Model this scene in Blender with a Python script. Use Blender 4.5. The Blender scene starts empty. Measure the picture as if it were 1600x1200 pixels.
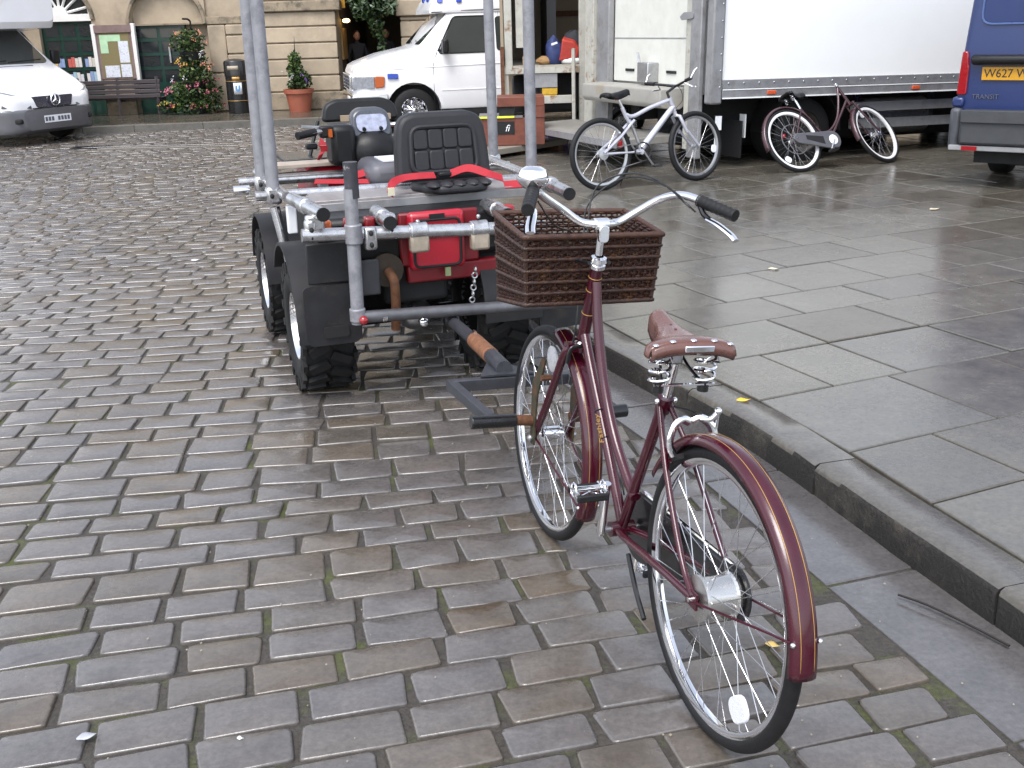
import bpy, bmesh, math, random
from mathutils import Vector, Matrix
random.seed(11)
R_ = math.radians
S = bpy.context.scene
COL = S.collection

# ---------------------------------------------------------------- camera
CAM_F = Vector((0.0, 0.94822, -0.31760))
CAM_R = Vector((0.99958, -0.00924, -0.02759))
CAM_U = Vector((0.02910, 0.31747, 0.94782))
CAM_P = Vector((0, 0, 1.6267))
cd = bpy.data.cameras.new('camera'); cam = bpy.data.objects.new('camera', cd); COL.objects.link(cam)
cam.matrix_world = Matrix(((CAM_R.x, CAM_U.x, -CAM_F.x, CAM_P.x), (CAM_R.y, CAM_U.y, -CAM_F.y, CAM_P.y),
                           (CAM_R.z, CAM_U.z, -CAM_F.z, CAM_P.z), (0, 0, 0, 1)))
cd.sensor_width = 36; cd.lens = 36 * 1684.2 / 1600; cd.clip_start = 0.05; cd.clip_end = 500
S.camera = cam
# ---------------------------------------------------------------- world, sun, exposure
SUN_EL, SUN_AZ = R_(58), R_(205)      # high sun behind thick cloud, azimuth clockwise from +Y
w = bpy.data.worlds.new('World'); S.world = w; w.use_nodes = True
nt = w.node_tree; nt.nodes.clear()
sky = nt.nodes.new('ShaderNodeTexSky'); sky.sky_type = 'NISHITA'; sky.sun_disc = False
sky.sun_elevation = SUN_EL; sky.sun_rotation = SUN_AZ; sky.air_density = 1.0; sky.dust_density = 1.5; sky.ozone_density = 1.0
hs = nt.nodes.new('ShaderNodeHueSaturation'); hs.inputs['Saturation'].default_value = 0.44
bg = nt.nodes.new('ShaderNodeBackground'); bg.inputs['Strength'].default_value = 0.15
ow = nt.nodes.new('ShaderNodeOutputWorld')
nt.links.new(sky.outputs[0], hs.inputs['Color']); nt.links.new(hs.outputs[0], bg.inputs[0]); nt.links.new(bg.outputs[0], ow.inputs[0])
sd = bpy.data.lights.new('sun', 'SUN'); sd.energy = 1.3; sd.angle = R_(30); sd.color = (1.0, 0.975, 0.95)
sun = bpy.data.objects.new('sun', sd); COL.objects.link(sun)
sdir = Vector((math.sin(SUN_AZ) * math.cos(SUN_EL), math.cos(SUN_AZ) * math.cos(SUN_EL), math.sin(SUN_EL)))
sun.rotation_euler = sdir.to_track_quat('Z', 'Y').to_euler(); sun.location = sdir * 30
S.view_settings.view_transform = 'Standard'; S.view_settings.look = 'None'
S.view_settings.exposure = 1.3; S.view_settings.gamma = 1.0; S.view_settings.use_curve_mapping = False
S.render.engine = 'CYCLES'
try:
    S.cycles.use_denoising = True
    S.cycles.max_bounces = 8
except Exception:
    pass

# ================================================================ helpers
MATS = {}
def mat(name, col, rough=0.5, metal=0.0, var=0.12, scale=8.0, bump=0.0, bscale=60.0, coat=0.0, col2=None, c2scale=4.0,
        c2lo=0.5, c2hi=0.62, rvar=0.08, spec=0.5, emit=None, estr=0.0, trans=0.0, objrnd=0.0, aniso=(1, 1, 1)):
    if name in MATS: return MATS[name]
    m = bpy.data.materials.new(name); m.use_nodes = True; MATS[name] = m
    t = m.node_tree; N = t.nodes; Lk = t.links
    b = N['Principled BSDF']
    tc = N.new('ShaderNodeTexCoord')
    mp = N.new('ShaderNodeMapping'); mp.inputs['Scale'].default_value = aniso
    Lk.new(tc.outputs['Object'], mp.inputs['Vector'])
    n1 = N.new('ShaderNodeTexNoise'); n1.inputs['Scale'].default_value = scale; n1.inputs['Detail'].default_value = 6; n1.inputs['Roughness'].default_value = 0.65
    Lk.new(mp.outputs[0], n1.inputs['Vector'])
    mr = N.new('ShaderNodeMapRange'); mr.inputs['From Min'].default_value = 0.3; mr.inputs['From Max'].default_value = 0.7
    mr.inputs['To Min'].default_value = 1 - var; mr.inputs['To Max'].default_value = 1 + var
    Lk.new(n1.outputs['Fac'], mr.inputs['Value'])
    base = N.new('ShaderNodeRGB'); base.outputs[0].default_value = (*col, 1)
    src = base.outputs[0]
    if col2 is not None:
        n2 = N.new('ShaderNodeTexNoise'); n2.inputs['Scale'].default_value = c2scale; n2.inputs['Detail'].default_value = 8; n2.inputs['Roughness'].default_value = 0.7
        Lk.new(mp.outputs[0], n2.inputs['Vector'])
        m2 = N.new('ShaderNodeMapRange'); m2.inputs['From Min'].default_value = c2lo; m2.inputs['From Max'].default_value = c2hi
        Lk.new(n2.outputs['Fac'], m2.inputs['Value'])
        mx = N.new('ShaderNodeMix'); mx.data_type = 'RGBA'
        Lk.new(m2.outputs[0], mx.inputs['Factor']); Lk.new(src, mx.inputs['A']); mx.inputs['B'].default_value = (*col2, 1)
        src = mx.outputs['Result']
    sc = N.new('ShaderNodeVectorMath'); sc.operation = 'SCALE'
    Lk.new(src, sc.inputs[0]); fac = mr.outputs[0]
    if objrnd > 0:
        oi = N.new('ShaderNodeObjectInfo')
        m3 = N.new('ShaderNodeMapRange'); m3.inputs['To Min'].default_value = 1 - objrnd; m3.inputs['To Max'].default_value = 1 + objrnd
        Lk.new(oi.outputs['Random'], m3.inputs['Value'])
        mu = N.new('ShaderNodeMath'); mu.operation = 'MULTIPLY'; Lk.new(fac, mu.inputs[0]); Lk.new(m3.outputs[0], mu.inputs[1]); fac = mu.outputs[0]
    Lk.new(fac, sc.inputs['Scale']); Lk.new(sc.outputs[0], b.inputs['Base Color'])
    mr2 = N.new('ShaderNodeMapRange'); mr2.inputs['From Min'].default_value = 0.3; mr2.inputs['From Max'].default_value = 0.7
    mr2.inputs['To Min'].default_value = max(0.02, rough - rvar); mr2.inputs['To Max'].default_value = min(1, rough + rvar)
    Lk.new(n1.outputs['Fac'], mr2.inputs['Value']); Lk.new(mr2.outputs[0], b.inputs['Roughness'])
    b.inputs['Metallic'].default_value = metal
    b.inputs['Specular IOR Level'].default_value = spec
    b.inputs['Coat Weight'].default_value = coat; b.inputs['Coat Roughness'].default_value = 0.06
    if trans: b.inputs['Transmission Weight'].default_value = trans
    if emit: b.inputs['Emission Color'].default_value = (*emit, 1); b.inputs['Emission Strength'].default_value = estr
    if bump:
        n3 = N.new('ShaderNodeTexNoise'); n3.inputs['Scale'].default_value = bscale; n3.inputs['Detail'].default_value = 5
        Lk.new(mp.outputs[0], n3.inputs['Vector'])
        bp = N.new('ShaderNodeBump'); bp.inputs['Strength'].default_value = bump; bp.inputs['Distance'].default_value = 0.01
        Lk.new(n3.outputs['Fac'], bp.inputs['Height']); Lk.new(bp.outputs[0], b.inputs['Normal'])
    return m

def V(*a): return Vector(a[0]) if len(a) == 1 else Vector(a)

class MB:
    def __init__(self): self.v = []; self.f = []
    def add(self, vs, fs):
        o = len(self.v); self.v += [tuple(p) for p in vs]; self.f += [tuple(i + o for i in f) for f in fs]; return self
    def box(self, c, s, rot=None):
        hx, hy, hz = s[0] / 2, s[1] / 2, s[2] / 2
        vs = [V(x, y, z) for x in (-hx, hx) for y in (-hy, hy) for z in (-hz, hz)]
        if rot: vs = [rot @ p for p in vs]
        return self.add([p + V(c) for p in vs], [(0, 1, 3, 2), (4, 6, 7, 5), (0, 4, 5, 1), (2, 3, 7, 6), (0, 2, 6, 4), (1, 5, 7, 3)])
    def bx(self, x0, x1, y0, y1, z0, z1):
        return self.box(((x0 + x1) / 2, (y0 + y1) / 2, (z0 + z1) / 2), (abs(x1 - x0), abs(y1 - y0), abs(z1 - z0)))
    def tube(self, pts, r, seg=10, closed=False, caps=True, radii=None, flat=None):
        P = [V(p) for p in pts]; n = len(P)
        T = []
        for i in range(n):
            a = P[(i - 1) % n] if (closed or i > 0) else P[i]; b = P[(i + 1) % n] if (closed or i < n - 1) else P[i]
            T.append((b - a).normalized())
        up = V(0, 0, 1) if abs(T[0].z) < 0.9 else V(1, 0, 0)
        nrm = (up - T[0] * up.dot(T[0])).normalized()
        vs = []; fs = []
        for i in range(n):
            if i:
                nrm = nrm - T[i] * nrm.dot(T[i])
                nrm = nrm.normalized() if nrm.length > 1e-6 else T[i].orthogonal().normalized()
            bn = T[i].cross(nrm)
            rr = radii[i] if radii else r
            for k in range(seg):
                a = 2 * math.pi * k / seg
                fy = flat if flat else 1.0
                vs.append(P[i] + (nrm * math.cos(a) + bn * math.sin(a) * fy) * rr)
        m = n if closed else n - 1
        for i in range(m):
            j = (i + 1) % n
            for k in range(seg):
                l = (k + 1) % seg
                fs.append((i * seg + k, i * seg + l, j * seg + l, j * seg + k))
        if caps and not closed:
            fs.append(tuple(range(seg - 1, -1, -1))); fs.append(tuple(range((n - 1) * seg, n * seg)))
        return self.add(vs, fs)
    def cyl(self, p0, p1, r, r1=None, seg=14, caps=True):
        return self.tube([p0, p1], r, seg, caps=caps, radii=[r, r if r1 is None else r1])
    def torus(self, c, ax, R, r, seg=48, rseg=10, flat=1.0):
        ax = V(ax).normalized(); u = ax.orthogonal().normalized(); q = ax.cross(u)
        vs = []; fs = []
        for i in range(seg):
            a = 2 * math.pi * i / seg; d = u * math.cos(a) + q * math.sin(a)
            for k in range(rseg):
                b = 2 * math.pi * k / rseg
                vs.append(V(c) + d * (R + r * math.cos(b)) + ax * (r * flat * math.sin(b)))
        for i in range(seg):
            for k in range(rseg):
                fs.append((i * rseg + k, ((i + 1) % seg) * rseg + k, ((i + 1) % seg) * rseg + (k + 1) % rseg, i * rseg + (k + 1) % rseg))
        return self.add(vs, fs)
    def lathe(self, prof, c, ax, seg=32, closed=False, a0=0, a1=2 * math.pi, ref=None):
        ax = V(ax).normalized(); u = V(ref) if ref else ax.orthogonal().normalized(); q = ax.cross(u); n = len(prof)
        full = abs(a1 - a0 - 2 * math.pi) < 1e-6
        m = seg if full else seg + 1
        vs = []; fs = []
        for i in range(m):
            a = a0 + (a1 - a0) * i / seg; d = u * math.cos(a) + q * math.sin(a)
            for (r, h) in prof: vs.append(V(c) + d * r + ax * h)
        for i in range(seg):
            j = (i + 1) % m
            for k in range(n if closed else n - 1):
                l = (k + 1) % n
                fs.append((i * n + k, j * n + k, j * n + l, i * n + l))
        return self.add(vs, fs)
    def prism(self, pts, fn, t0, t1):
        n = len(pts)
        vs = [fn(u, v, t0) for u, v in pts] + [fn(u, v, t1) for u, v in pts]
        fs = [tuple(range(n - 1, -1, -1)), tuple(range(n, 2 * n))] + [(i, (i + 1) % n, n + (i + 1) % n, n + i) for i in range(n)]
        return self.add(vs, fs)
    def sph(self, c, r, seg=14, rings=8, rot=None):
        if not hasattr(r, '__len__'): r = (r, r, r)
        vs = [V(0, 0, r[2])]; fs = []
        for i in range(1, rings):
            a = math.pi * i / rings
            for k in range(seg):
                b = 2 * math.pi * k / seg
                vs.append(V(r[0] * math.sin(a) * math.cos(b), r[1] * math.sin(a) * math.sin(b), r[2] * math.cos(a)))
        vs.append(V(0, 0, -r[2]))
        for k in range(seg): fs.append((0, 1 + k, 1 + (k + 1) % seg))
        for i in range(rings - 2):
            for k in range(seg):
                a = 1 + i * seg; l = (k + 1) % seg
                fs.append((a + k, a + seg + k, a + seg + l, a + l))
        e = len(vs) - 1; a = 1 + (rings - 2) * seg
        for k in range(seg): fs.append((e, a + (k + 1) % seg, a + k))
        if rot: vs = [rot @ p for p in vs]
        return self.add([p + V(c) for p in vs], fs)
    def grid(self, fn, nu, nv, closeu=False):
        vs = [fn(i / (nu if closeu else nu - 1), j / (nv - 1)) for i in range(nu) for j in range(nv)]
        fs = []
        for i in range(nu if closeu else nu - 1):
            for j in range(nv - 1):
                a = i * nv + j; b = ((i + 1) % nu) * nv + j
                fs.append((a, b, b + 1, a + 1))
        return self.add(vs, fs)
    def mesh(self, name, m, ang=40):
        me = bpy.data.meshes.new(name); me.from_pydata(self.v, [], self.f); me.update()
        b = bmesh.new(); b.from_mesh(me); bmesh.ops.recalc_face_normals(b, faces=b.faces); b.to_mesh(me); b.free()
        for p in me.polygons: p.use_smooth = True
        me.set_sharp_from_angle(angle=R_(ang))
        if m: me.materials.append(m)
        return me
    def build(self, name, m, parent=None, ang=40, bevel=0, bseg=2, solid=0, sub=0):
        o = bpy.data.objects.new(name, self.mesh(name, m, ang)); COL.objects.link(o)
        if parent: o.parent = parent
        if sub:
            d = o.modifiers.new('sub', 'SUBSURF'); d.levels = sub; d.render_levels = sub
        if solid:
            d = o.modifiers.new('solid', 'SOLIDIFY'); d.thickness = solid; d.offset = 0
        if bevel:
            d = o.modifiers.new('bevel', 'BEVEL'); d.width = bevel; d.segments = bseg; d.limit_method = 'ANGLE'; d.angle_limit = R_(35); d.harden_normals = False
        return o

def tag(o, label, cat, group=None, kind=None):
    if label: o['label'] = label
    if cat: o['category'] = cat
    if group: o['group'] = group
    if kind: o['kind'] = kind
    return o
def thing(name, label, cat, loc=(0, 0, 0), rot=(0, 0, 0), group=None, mw=None):
    o = bpy.data.objects.new(name, None); COL.objects.link(o); o.empty_display_size = 0.1
    if mw is not None: o.matrix_world = mw
    else: o.location = loc; o.rotation_euler = rot
    return tag(o, label, cat, group)
def inst(name, me, parent, mloc):
    o = bpy.data.objects.new(name, me); COL.objects.link(o); o.parent = parent; o.matrix_local = mloc; return o
def evaluated_mesh(o):
    bpy.context.view_layer.update()
    dg = bpy.context.evaluated_depsgraph_get()
    return bpy.data.meshes.new_from_object(o.evaluated_get(dg))
def cut(o, cutters):
    """boolean-difference the cutter builders out of o, bake, and throw the cutters away"""
    m0 = o.data.materials[0]
    for cb in cutters:
        c = bpy.data.objects.new('cutter', cb.mesh('cutter', None)); COL.objects.link(c); c.parent = o.parent
        d = o.modifiers.new('cut', 'BOOLEAN'); d.object = c; d.operation = 'DIFFERENCE'; d.solver = 'EXACT'
        me = evaluated_mesh(o); o.modifiers.clear(); o.data = me
        bpy.data.objects.remove(c, do_unlink=True)
    for p in o.data.polygons: p.use_smooth = True
    o.data.set_sharp_from_angle(angle=R_(32))
    return o
def text_mesh(txt, size, name, m, parent, mloc, depth=0.002, shear=0, sx=1.0):
    cu = bpy.data.curves.new(name, 'FONT'); cu.body = txt; cu.size = size; cu.extrude = depth; cu.align_x = 'CENTER'; cu.align_y = 'CENTER'; cu.shear = shear
    cu.resolution_u = 3
    t = bpy.data.objects.new('tmp', cu); COL.objects.link(t)
    me = evaluated_mesh(t); bpy.data.objects.remove(t, do_unlink=True)
    for v in me.vertices: v.co.x *= sx
    me.materials.clear(); me.materials.append(m)
    return inst(name, me, parent, mloc)
def frame_mat(o, x, y, z):
    return Matrix(((x[0], y[0], z[0], o[0]), (x[1], y[1], z[1], o[1]), (x[2], y[2], z[2], o[2]), (0, 0, 0, 1)))
def spline(ctrl, n=24):
    P = [V(p) for p in ctrl]; P = [P[0] * 2 - P[1]] + P + [P[-1] * 2 - P[-2]]; out = []
    segs = len(P) - 3
    for i in range(segs):
        a, b, c, d = P[i:i + 4]; m = max(2, n // segs)
        for k in range(m):
            t = k / m
            out.append(0.5 * ((2 * b) + (c - a) * t + (2 * a - 5 * b + 4 * c - d) * t * t + (3 * b - a - 3 * c + d) * t ** 3))
    out.append(P[-2]); return out
def rrect(w, h, r, seg=4):
    out = []
    for cx, cy, a0 in ((w / 2 - r, h / 2 - r, 0), (-w / 2 + r, h / 2 - r, 90), (-w / 2 + r, -h / 2 + r, 180), (w / 2 - r, -h / 2 + r, 270)):
        for k in range(seg + 1):
            a = R_(a0 + 90 * k / seg); out.append((cx + r * math.cos(a), cy + r * math.sin(a)))
    return out
def lerp_tab(tab, x):
    if x <= tab[0][0]: return tab[0][1]
    for (a, va), (b, vb) in zip(tab, tab[1:]):
        if x <= b: return va + (vb - va) * (x - a) / max(b - a, 1e-9)
    return tab[-1][1]
def project(p):
    d = V(p) - CAM_P; z = d.dot(CAM_F)
    if z < 0.05: return None
    return (800 + 1684.2 * d.dot(CAM_R) / z, 600 - 1684.2 * d.dot(CAM_U) / z, z)

# ---------------------------------------------------------------- materials
M_alu = mat('scaffold_aluminium', (.52, .52, .53), .30, .92, .12, 30, bump=.05, bscale=150, col2=(.34, .33, .33), c2scale=14)
M_alup = mat('painted_grey_tube', (.26, .26, .28), .5, .35, .12, 25, col2=(.19, .19, .21), c2scale=9)
M_chrome = mat('chrome', (.86, .86, .88), .09, 1.0, .03, 10, rvar=.04)
M_steel = mat('dull_steel', (.45, .45, .46), .35, .9, .15, 20)
M_rubber = mat('black_rubber', (.010, .010, .011), .60, 0, .25, 30, bump=.15, bscale=120, spec=.32)
M_blackp = mat('black_plastic', (.010, .010, .011), .42, 0, .2, 15, bump=.05, bscale=200, spec=.32)
M_blackm = mat('black_paint', (.009, .009, .010), .30, 0, .2, 12, coat=.2)
M_dark = mat('dark_void', (.008, .008, .009), .8, 0, .1)
M_burg = mat('burgundy_paint', (.043, .0016, .0088), .24, 0, .12, 14, coat=.3, bump=.03, bscale=260)
M_gold = mat('gold_lining', (.42, .24, .07), .4, .3, .1, 20)
M_leather = mat('brown_leather', (.115, .052, .042), .28, 0, .08, 25, bump=.05, bscale=200, coat=.25)
M_wicker = mat('dark_wicker', (.030, .0095, .0045), .42, 0, .4, 60, bump=.3, bscale=220, col2=(.060, .024, .007), c2scale=26, c2lo=.54, c2hi=.66)
M_wicker2 = mat('pale_wicker', (.050, .018, .009), .45, 0, .3, 60, bump=.3, bscale=220)
M_reflect = mat('clear_reflector', (.75, .76, .80), .15, 0, .15, 200, coat=.6, bump=.4, bscale=300)
M_redr = mat('red_lens', (.26, .006, .010), .14, 0, .1, 60, coat=.6)
M_amber = mat('amber_lens', (.42, .085, .012), .16, 0, .1, 60, coat=.6)
M_red = mat('red_plastic', (.36, .006, .020), .36, 0, .10, 10, coat=.3)
M_strap = mat('red_webbing', (.34, .006, .016), .6, 0, .12, 60, bump=.35, bscale=500)
M_seat = mat('seat_vinyl', (.020, .020, .023), .45, 0, .12, 30, bump=.15, bscale=240, spec=.32)
M_guard = mat('mudguard_plastic', (.017, .017, .019), .5, 0, .25, 10, col2=(.045, .040, .034), c2scale=6, c2lo=.55, c2hi=.75, spec=.32)
M_rust = mat('rusty_steel', (.12, .050, .022), .7, .2, .35, 30, bump=.3, bscale=120, col2=(.09, .035, .016), c2scale=18)
M_towsteel = mat('tow_frame_paint', (.040, .042, .050), .45, .2, .25, 25, col2=(.09, .085, .085), c2scale=22, c2lo=.6, c2hi=.72)
M_deck = mat('deck_board', (.27, .25, .245), .45, .3, .15, 10, aniso=(.3, 3, 3), bump=.05, bscale=60)
M_white = mat('white_van_paint', (.80, .80, .82), .22, 0, .03, 3, coat=.5)
M_whitebox = mat('white_box_panel', (.82, .83, .82), .38, 0, .02, 1.5)
M_shutter = mat('white_shutter', (.60, .60, .55), .4, 0, .06, 6, col2=(.55, .53, .47), c2scale=5, c2lo=.58, c2hi=.75)
M_rail = mat('truck_rail_aluminium', (.30, .30, .31), .45, .45, .10, 8, col2=(.24, .235, .235), c2scale=5)
M_rustwhite = mat('rust_stained_white', (.40, .39, .345), .5, 0, .15, 9, col2=(.20, .11, .05), c2scale=6, c2lo=.56, c2hi=.66, bump=.1, bscale=60)
M_glass = mat('vehicle_glass', (.030, .036, .036), .04, 0, .1, 3, coat=.8, rvar=.02)
M_glass2 = mat('window_glass', (.02, .024, .026), .06, 0, .2, 3, coat=.5, rvar=.03)
M_blue = mat('blue_van_paint', (.012, .026, .105), .34, 0, .06, 1.5, coat=.15)
M_bumper = mat('grey_bumper_plastic', (.040, .042, .047), .5, 0, .15, 12, bump=.1, bscale=160)
M_silverp = mat('silver_bumper', (.12, .12, .13), .42, .2, .08, 5)
M_tyre = mat('vehicle_tyre', (.010, .010, .0105), .65, 0, .2, 20, bump=.2, bscale=80, spec=.32)
M_plate_y = mat('yellow_plate', (.55, .27, .012), .35, 0, .05, 20)
M_plate_w = mat('white_plate', (.75, .76, .78), .35, 0, .05, 20)
M_ink = mat('black_ink', (.015, .015, .016), .5, 0, .1)
M_lamp = mat('headlamp_glass', (.26, .27, .30), .08, .3, .35, 25, coat=1.0)
M_bluelamp = mat('blue_beacon_lens', (.02, .06, .40), .12, 0, .15, 20, coat=.7)
M_stone = mat('bath_stone', (.370, .300, .215), .75, 0, .14, 3, bump=.25, bscale=40, col2=(.285, .230, .165), c2scale=2.2, c2lo=.48, c2hi=.68, objrnd=.09)
M_stonedirt = mat('weathered_stone', (.25, .20, .14), .8, 0, .25, 4, bump=.3, bscale=40, col2=(.085, .075, .055), c2scale=3.5, c2lo=.5, c2hi=.64)
M_green = mat('green_joinery', (.007, .036, .026), .35, 0, .15, 6, coat=.2)
M_whitew = mat('white_joinery', (.76, .75, .72), .45, 0, .04, 6)
M_brownw = mat('brown_frame_wood', (.20, .14, .13), .5, 0, .2, 8)
M_bench = mat('weathered_bench_wood', (.060, .048, .052), .5, 0, .25, 12, aniso=(.2, 3, 3), bump=.2, bscale=40)
M_terra = mat('terracotta', (.30, .088, .05), .6, 0, .10, 8, bump=.1, bscale=90)
M_bin = mat('black_bin', (.014, .014, .015), .30, 0, .2, 8, coat=.2)
M_steps = mat('red_brown_ply', (.145, .040, .022), .5, 0, .15, 6, bump=.05, bscale=50, col2=(.10, .028, .016), c2scale=5)
M_purple = mat('purple_plastic', (.13, .035, .26), .4, 0, .1)
M_ply = mat('van_lining_ply', (.30, .24, .17), .6, 0, .12, 3)
M_bagblue = mat('navy_cloth', (.022, .035, .12), .7, 0, .25, 20, bump=.3, bscale=120)
M_bagred = mat('orange_red_cloth', (.34, .030, .018), .65, 0, .2, 20, bump=.3, bscale=100)
M_skin = mat('skin', (.42, .22, .15), .5, 0, .1)
M_cloth = mat('dark_cloth', (.02, .021, .028), .85, 0, .25, 30)
M_hair = mat('dark_hair', (.02, .014, .01), .6, 0, .2, 60)
M_silverframe = mat('silver_frame_paint', (.50, .50, .56), .2, .35, .04, 8, coat=.5)
M_brownframe = mat('brown_frame_paint', (.052, .022, .027), .28, .1, .12, 12, coat=.4)
M_chaincase = mat('grey_chaincase', (.11, .11, .12), .4, .2, .12, 12)
M_whiterim = mat('bright_rim', (.86, .86, .87), .22, .25, .03, 8)
M_greyrim = mat('grey_alloy_rim', (.46, .46, .47), .32, .8, .08, 8)

# ================================================================ ground
def stone_mat(name, cols, attr, rlo, rhi, bump=.35, spec=.5, moss=False):
    """wet stone: tint per stone (object random, or face attribute on the joined rest), fine grain, wet film of uneven gloss"""
    m = bpy.data.materials.new(name); m.use_nodes = True; t = m.node_tree; N = t.nodes; Lk = t.links; b = N['Principled BSDF']
    geo = N.new('ShaderNodeNewGeometry')
    if attr:
        at = N.new('ShaderNodeAttribute'); at.attribute_name = 'rnd'; rnd = at.outputs['Fac']
    else:
        oi = N.new('ShaderNodeObjectInfo'); rnd = oi.outputs['Random']
    ramp = N.new('ShaderNodeValToRGB'); ramp.color_ramp.interpolation = 'LINEAR'
    el = ramp.color_ramp.elements
    while len(el) > 1: el.remove(el[0])
    for i, c in enumerate(cols):
        q_ = i / max(1, len(cols) - 1)
        e = el[0] if i == 0 else el.new(q_)
        e.position = q_; e.color = (*c, 1)
    Lk.new(rnd, ramp.inputs[0])
    def noise(sc, det=6, ro=.6):
        n = N.new('ShaderNodeTexNoise'); n.inputs['Scale'].default_value = sc; n.inputs['Detail'].default_value = det; n.inputs['Roughness'].default_value = ro
        Lk.new(geo.outputs['Position'], n.inputs['Vector']); return n
    def mr(src, a, b_, c, d):
        k = N.new('ShaderNodeMapRange'); k.inputs['From Min'].default_value = a; k.inputs['From Max'].default_value = b_
        k.inputs['To Min'].default_value = c; k.inputs['To Max'].default_value = d; Lk.new(src, k.inputs['Value']); return k.outputs[0]
    grain = noise(55, 8, .75); mid = noise(7, 6, .65); big = noise(1.3, 4, .55)
    f1 = mr(grain.outputs['Fac'], .3, .7, .72, 1.28); f2 = mr(mid.outputs['Fac'], .3, .7, .80, 1.2)
    mu = N.new('ShaderNodeMath'); mu.operation = 'MULTIPLY'; Lk.new(f1, mu.inputs[0]); Lk.new(f2, mu.inputs[1])
    sc = N.new('ShaderNodeVectorMath'); sc.operation = 'SCALE'; Lk.new(ramp.outputs[0], sc.inputs[0]); Lk.new(mu.outputs[0], sc.inputs['Scale'])
    Lk.new(sc.outputs[0], b.inputs['Base Color'])
    r1 = mr(big.outputs['Fac'], .35, .65, rlo, rhi); r2 = mr(mid.outputs['Fac'], .3, .7, -.06, .06)
    ad = N.new('ShaderNodeMath'); ad.operation = 'ADD'; ad.use_clamp = True; Lk.new(r1, ad.inputs[0]); Lk.new(r2, ad.inputs[1])
    Lk.new(ad.outputs[0], b.inputs['Roughness'])
    b.inputs['Specular IOR Level'].default_value = spec
    hsum = N.new('ShaderNodeMath'); hsum.operation = 'MULTIPLY_ADD'; hsum.inputs[1].default_value = .35
    Lk.new(grain.outputs['Fac'], hsum.inputs[0]); Lk.new(mid.outputs['Fac'], hsum.inputs[2])
    bp = N.new('ShaderNodeBump'); bp.inputs['Strength'].default_value = bump; bp.inputs['Distance'].default_value = .012
    Lk.new(hsum.outputs[0], bp.inputs['Height']); Lk.new(bp.outputs[0], b.inputs['Normal'])
    return m
SETT_COLS = [(.090, .070, .050), (.098, .087, .078), (.092, .084, .081), (.106, .094, .086), (.096, .087, .083), (.110, .099, .093), (.082, .070, .058), (.102, .083, .064), (.098, .090, .087)]
M_sett = stone_mat('wet_sett', SETT_COLS, False, .12, .28, .22, .95)
M_sett_a = stone_mat('wet_sett_joined', SETT_COLS, True, .12, .28, .22, .95)
FLAG_COLS = [(.104, .097, .080), (.094, .086, .071), (.110, .102, .085), (.082, .072, .057), (.100, .094, .082), (.070, .059, .045), (.108, .100, .083), (.098, .090, .075)]
M_flag = stone_mat('wet_flagstone', FLAG_COLS, False, .15, .26, .06, .75)
M_flag_a = stone_mat('wet_flagstone_joined', FLAG_COLS, True, .15, .26, .06, .75)
M_gutter = stone_mat('wet_gutter_stone', [(.082, .078, .079), (.094, .089, .088), (.076, .072, .073)], False, .06, .22, .10, .85)
M_kerb = stone_mat('wet_kerbstone', [(.088, .081, .070), (.100, .092, .079), (.092, .085, .074)], False, .12, .28, .16, .75)

def joint_mat(name, c_dirt, c_moss, lo, hi):
    m = bpy.data.materials.new(name); m.use_nodes = True; t = m.node_tree; N = t.nodes; Lk = t.links; b = N['Principled BSDF']
    geo = N.new('ShaderNodeNewGeometry')
    def noise(sc, det, ro):
        n = N.new('ShaderNodeTexNoise'); n.inputs['Scale'].default_value = sc; n.inputs['Detail'].default_value = det; n.inputs['Roughness'].default_value = ro
        Lk.new(geo.outputs['Position'], n.inputs['Vector']); return n
    n1 = noise(3.2, 6, .7); n2 = noise(70, 6, .7)
    k = N.new('ShaderNodeMapRange'); k.inputs['From Min'].default_value = lo; k.inputs['From Max'].default_value = hi; Lk.new(n1.outputs['Fac'], k.inputs['Value'])
    mx = N.new('ShaderNodeMix'); mx.data_type = 'RGBA'; mx.inputs['A'].default_value = (*c_dirt, 1); mx.inputs['B'].default_value = (*c_moss, 1); Lk.new(k.outputs[0], mx.inputs['Factor'])
    k2 = N.new('ShaderNodeMapRange'); k2.inputs['From Min'].default_value = .3; k2.inputs['From Max'].default_value = .7; k2.inputs['To Min'].default_value = .5; k2.inputs['To Max'].default_value = 1.5
    Lk.new(n2.outputs['Fac'], k2.inputs['Value'])
    sc = N.new('ShaderNodeVectorMath'); sc.operation = 'SCALE'; Lk.new(mx.outputs['Result'], sc.inputs[0]); Lk.new(k2.outputs[0], sc.inputs['Scale'])
    Lk.new(sc.outputs[0], b.inputs['Base Color']); b.inputs['Roughness'].default_value = .6
    bp = N.new('ShaderNodeBump'); bp.inputs['Strength'].default_value = .8; bp.inputs['Distance'].default_value = .01
    Lk.new(n2.outputs['Fac'], bp.inputs['Height']); Lk.new(bp.outputs[0], b.inputs['Normal'])
    return m
M_kerbface = joint_mat('dark_kerb_face', (.016, .014, .012), (.050, .044, .036), .50, .66)  # upright kerb faces get a darker, mottled colour than the tops
M_joint = joint_mat('joint_dirt_and_moss', (.046, .040, .033), (.060, .070, .016), .51, .64)
M_joint2 = joint_mat('flag_joint_dirt', (.030, .025, .020), (.040, .042, .016), .62, .75)

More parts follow.
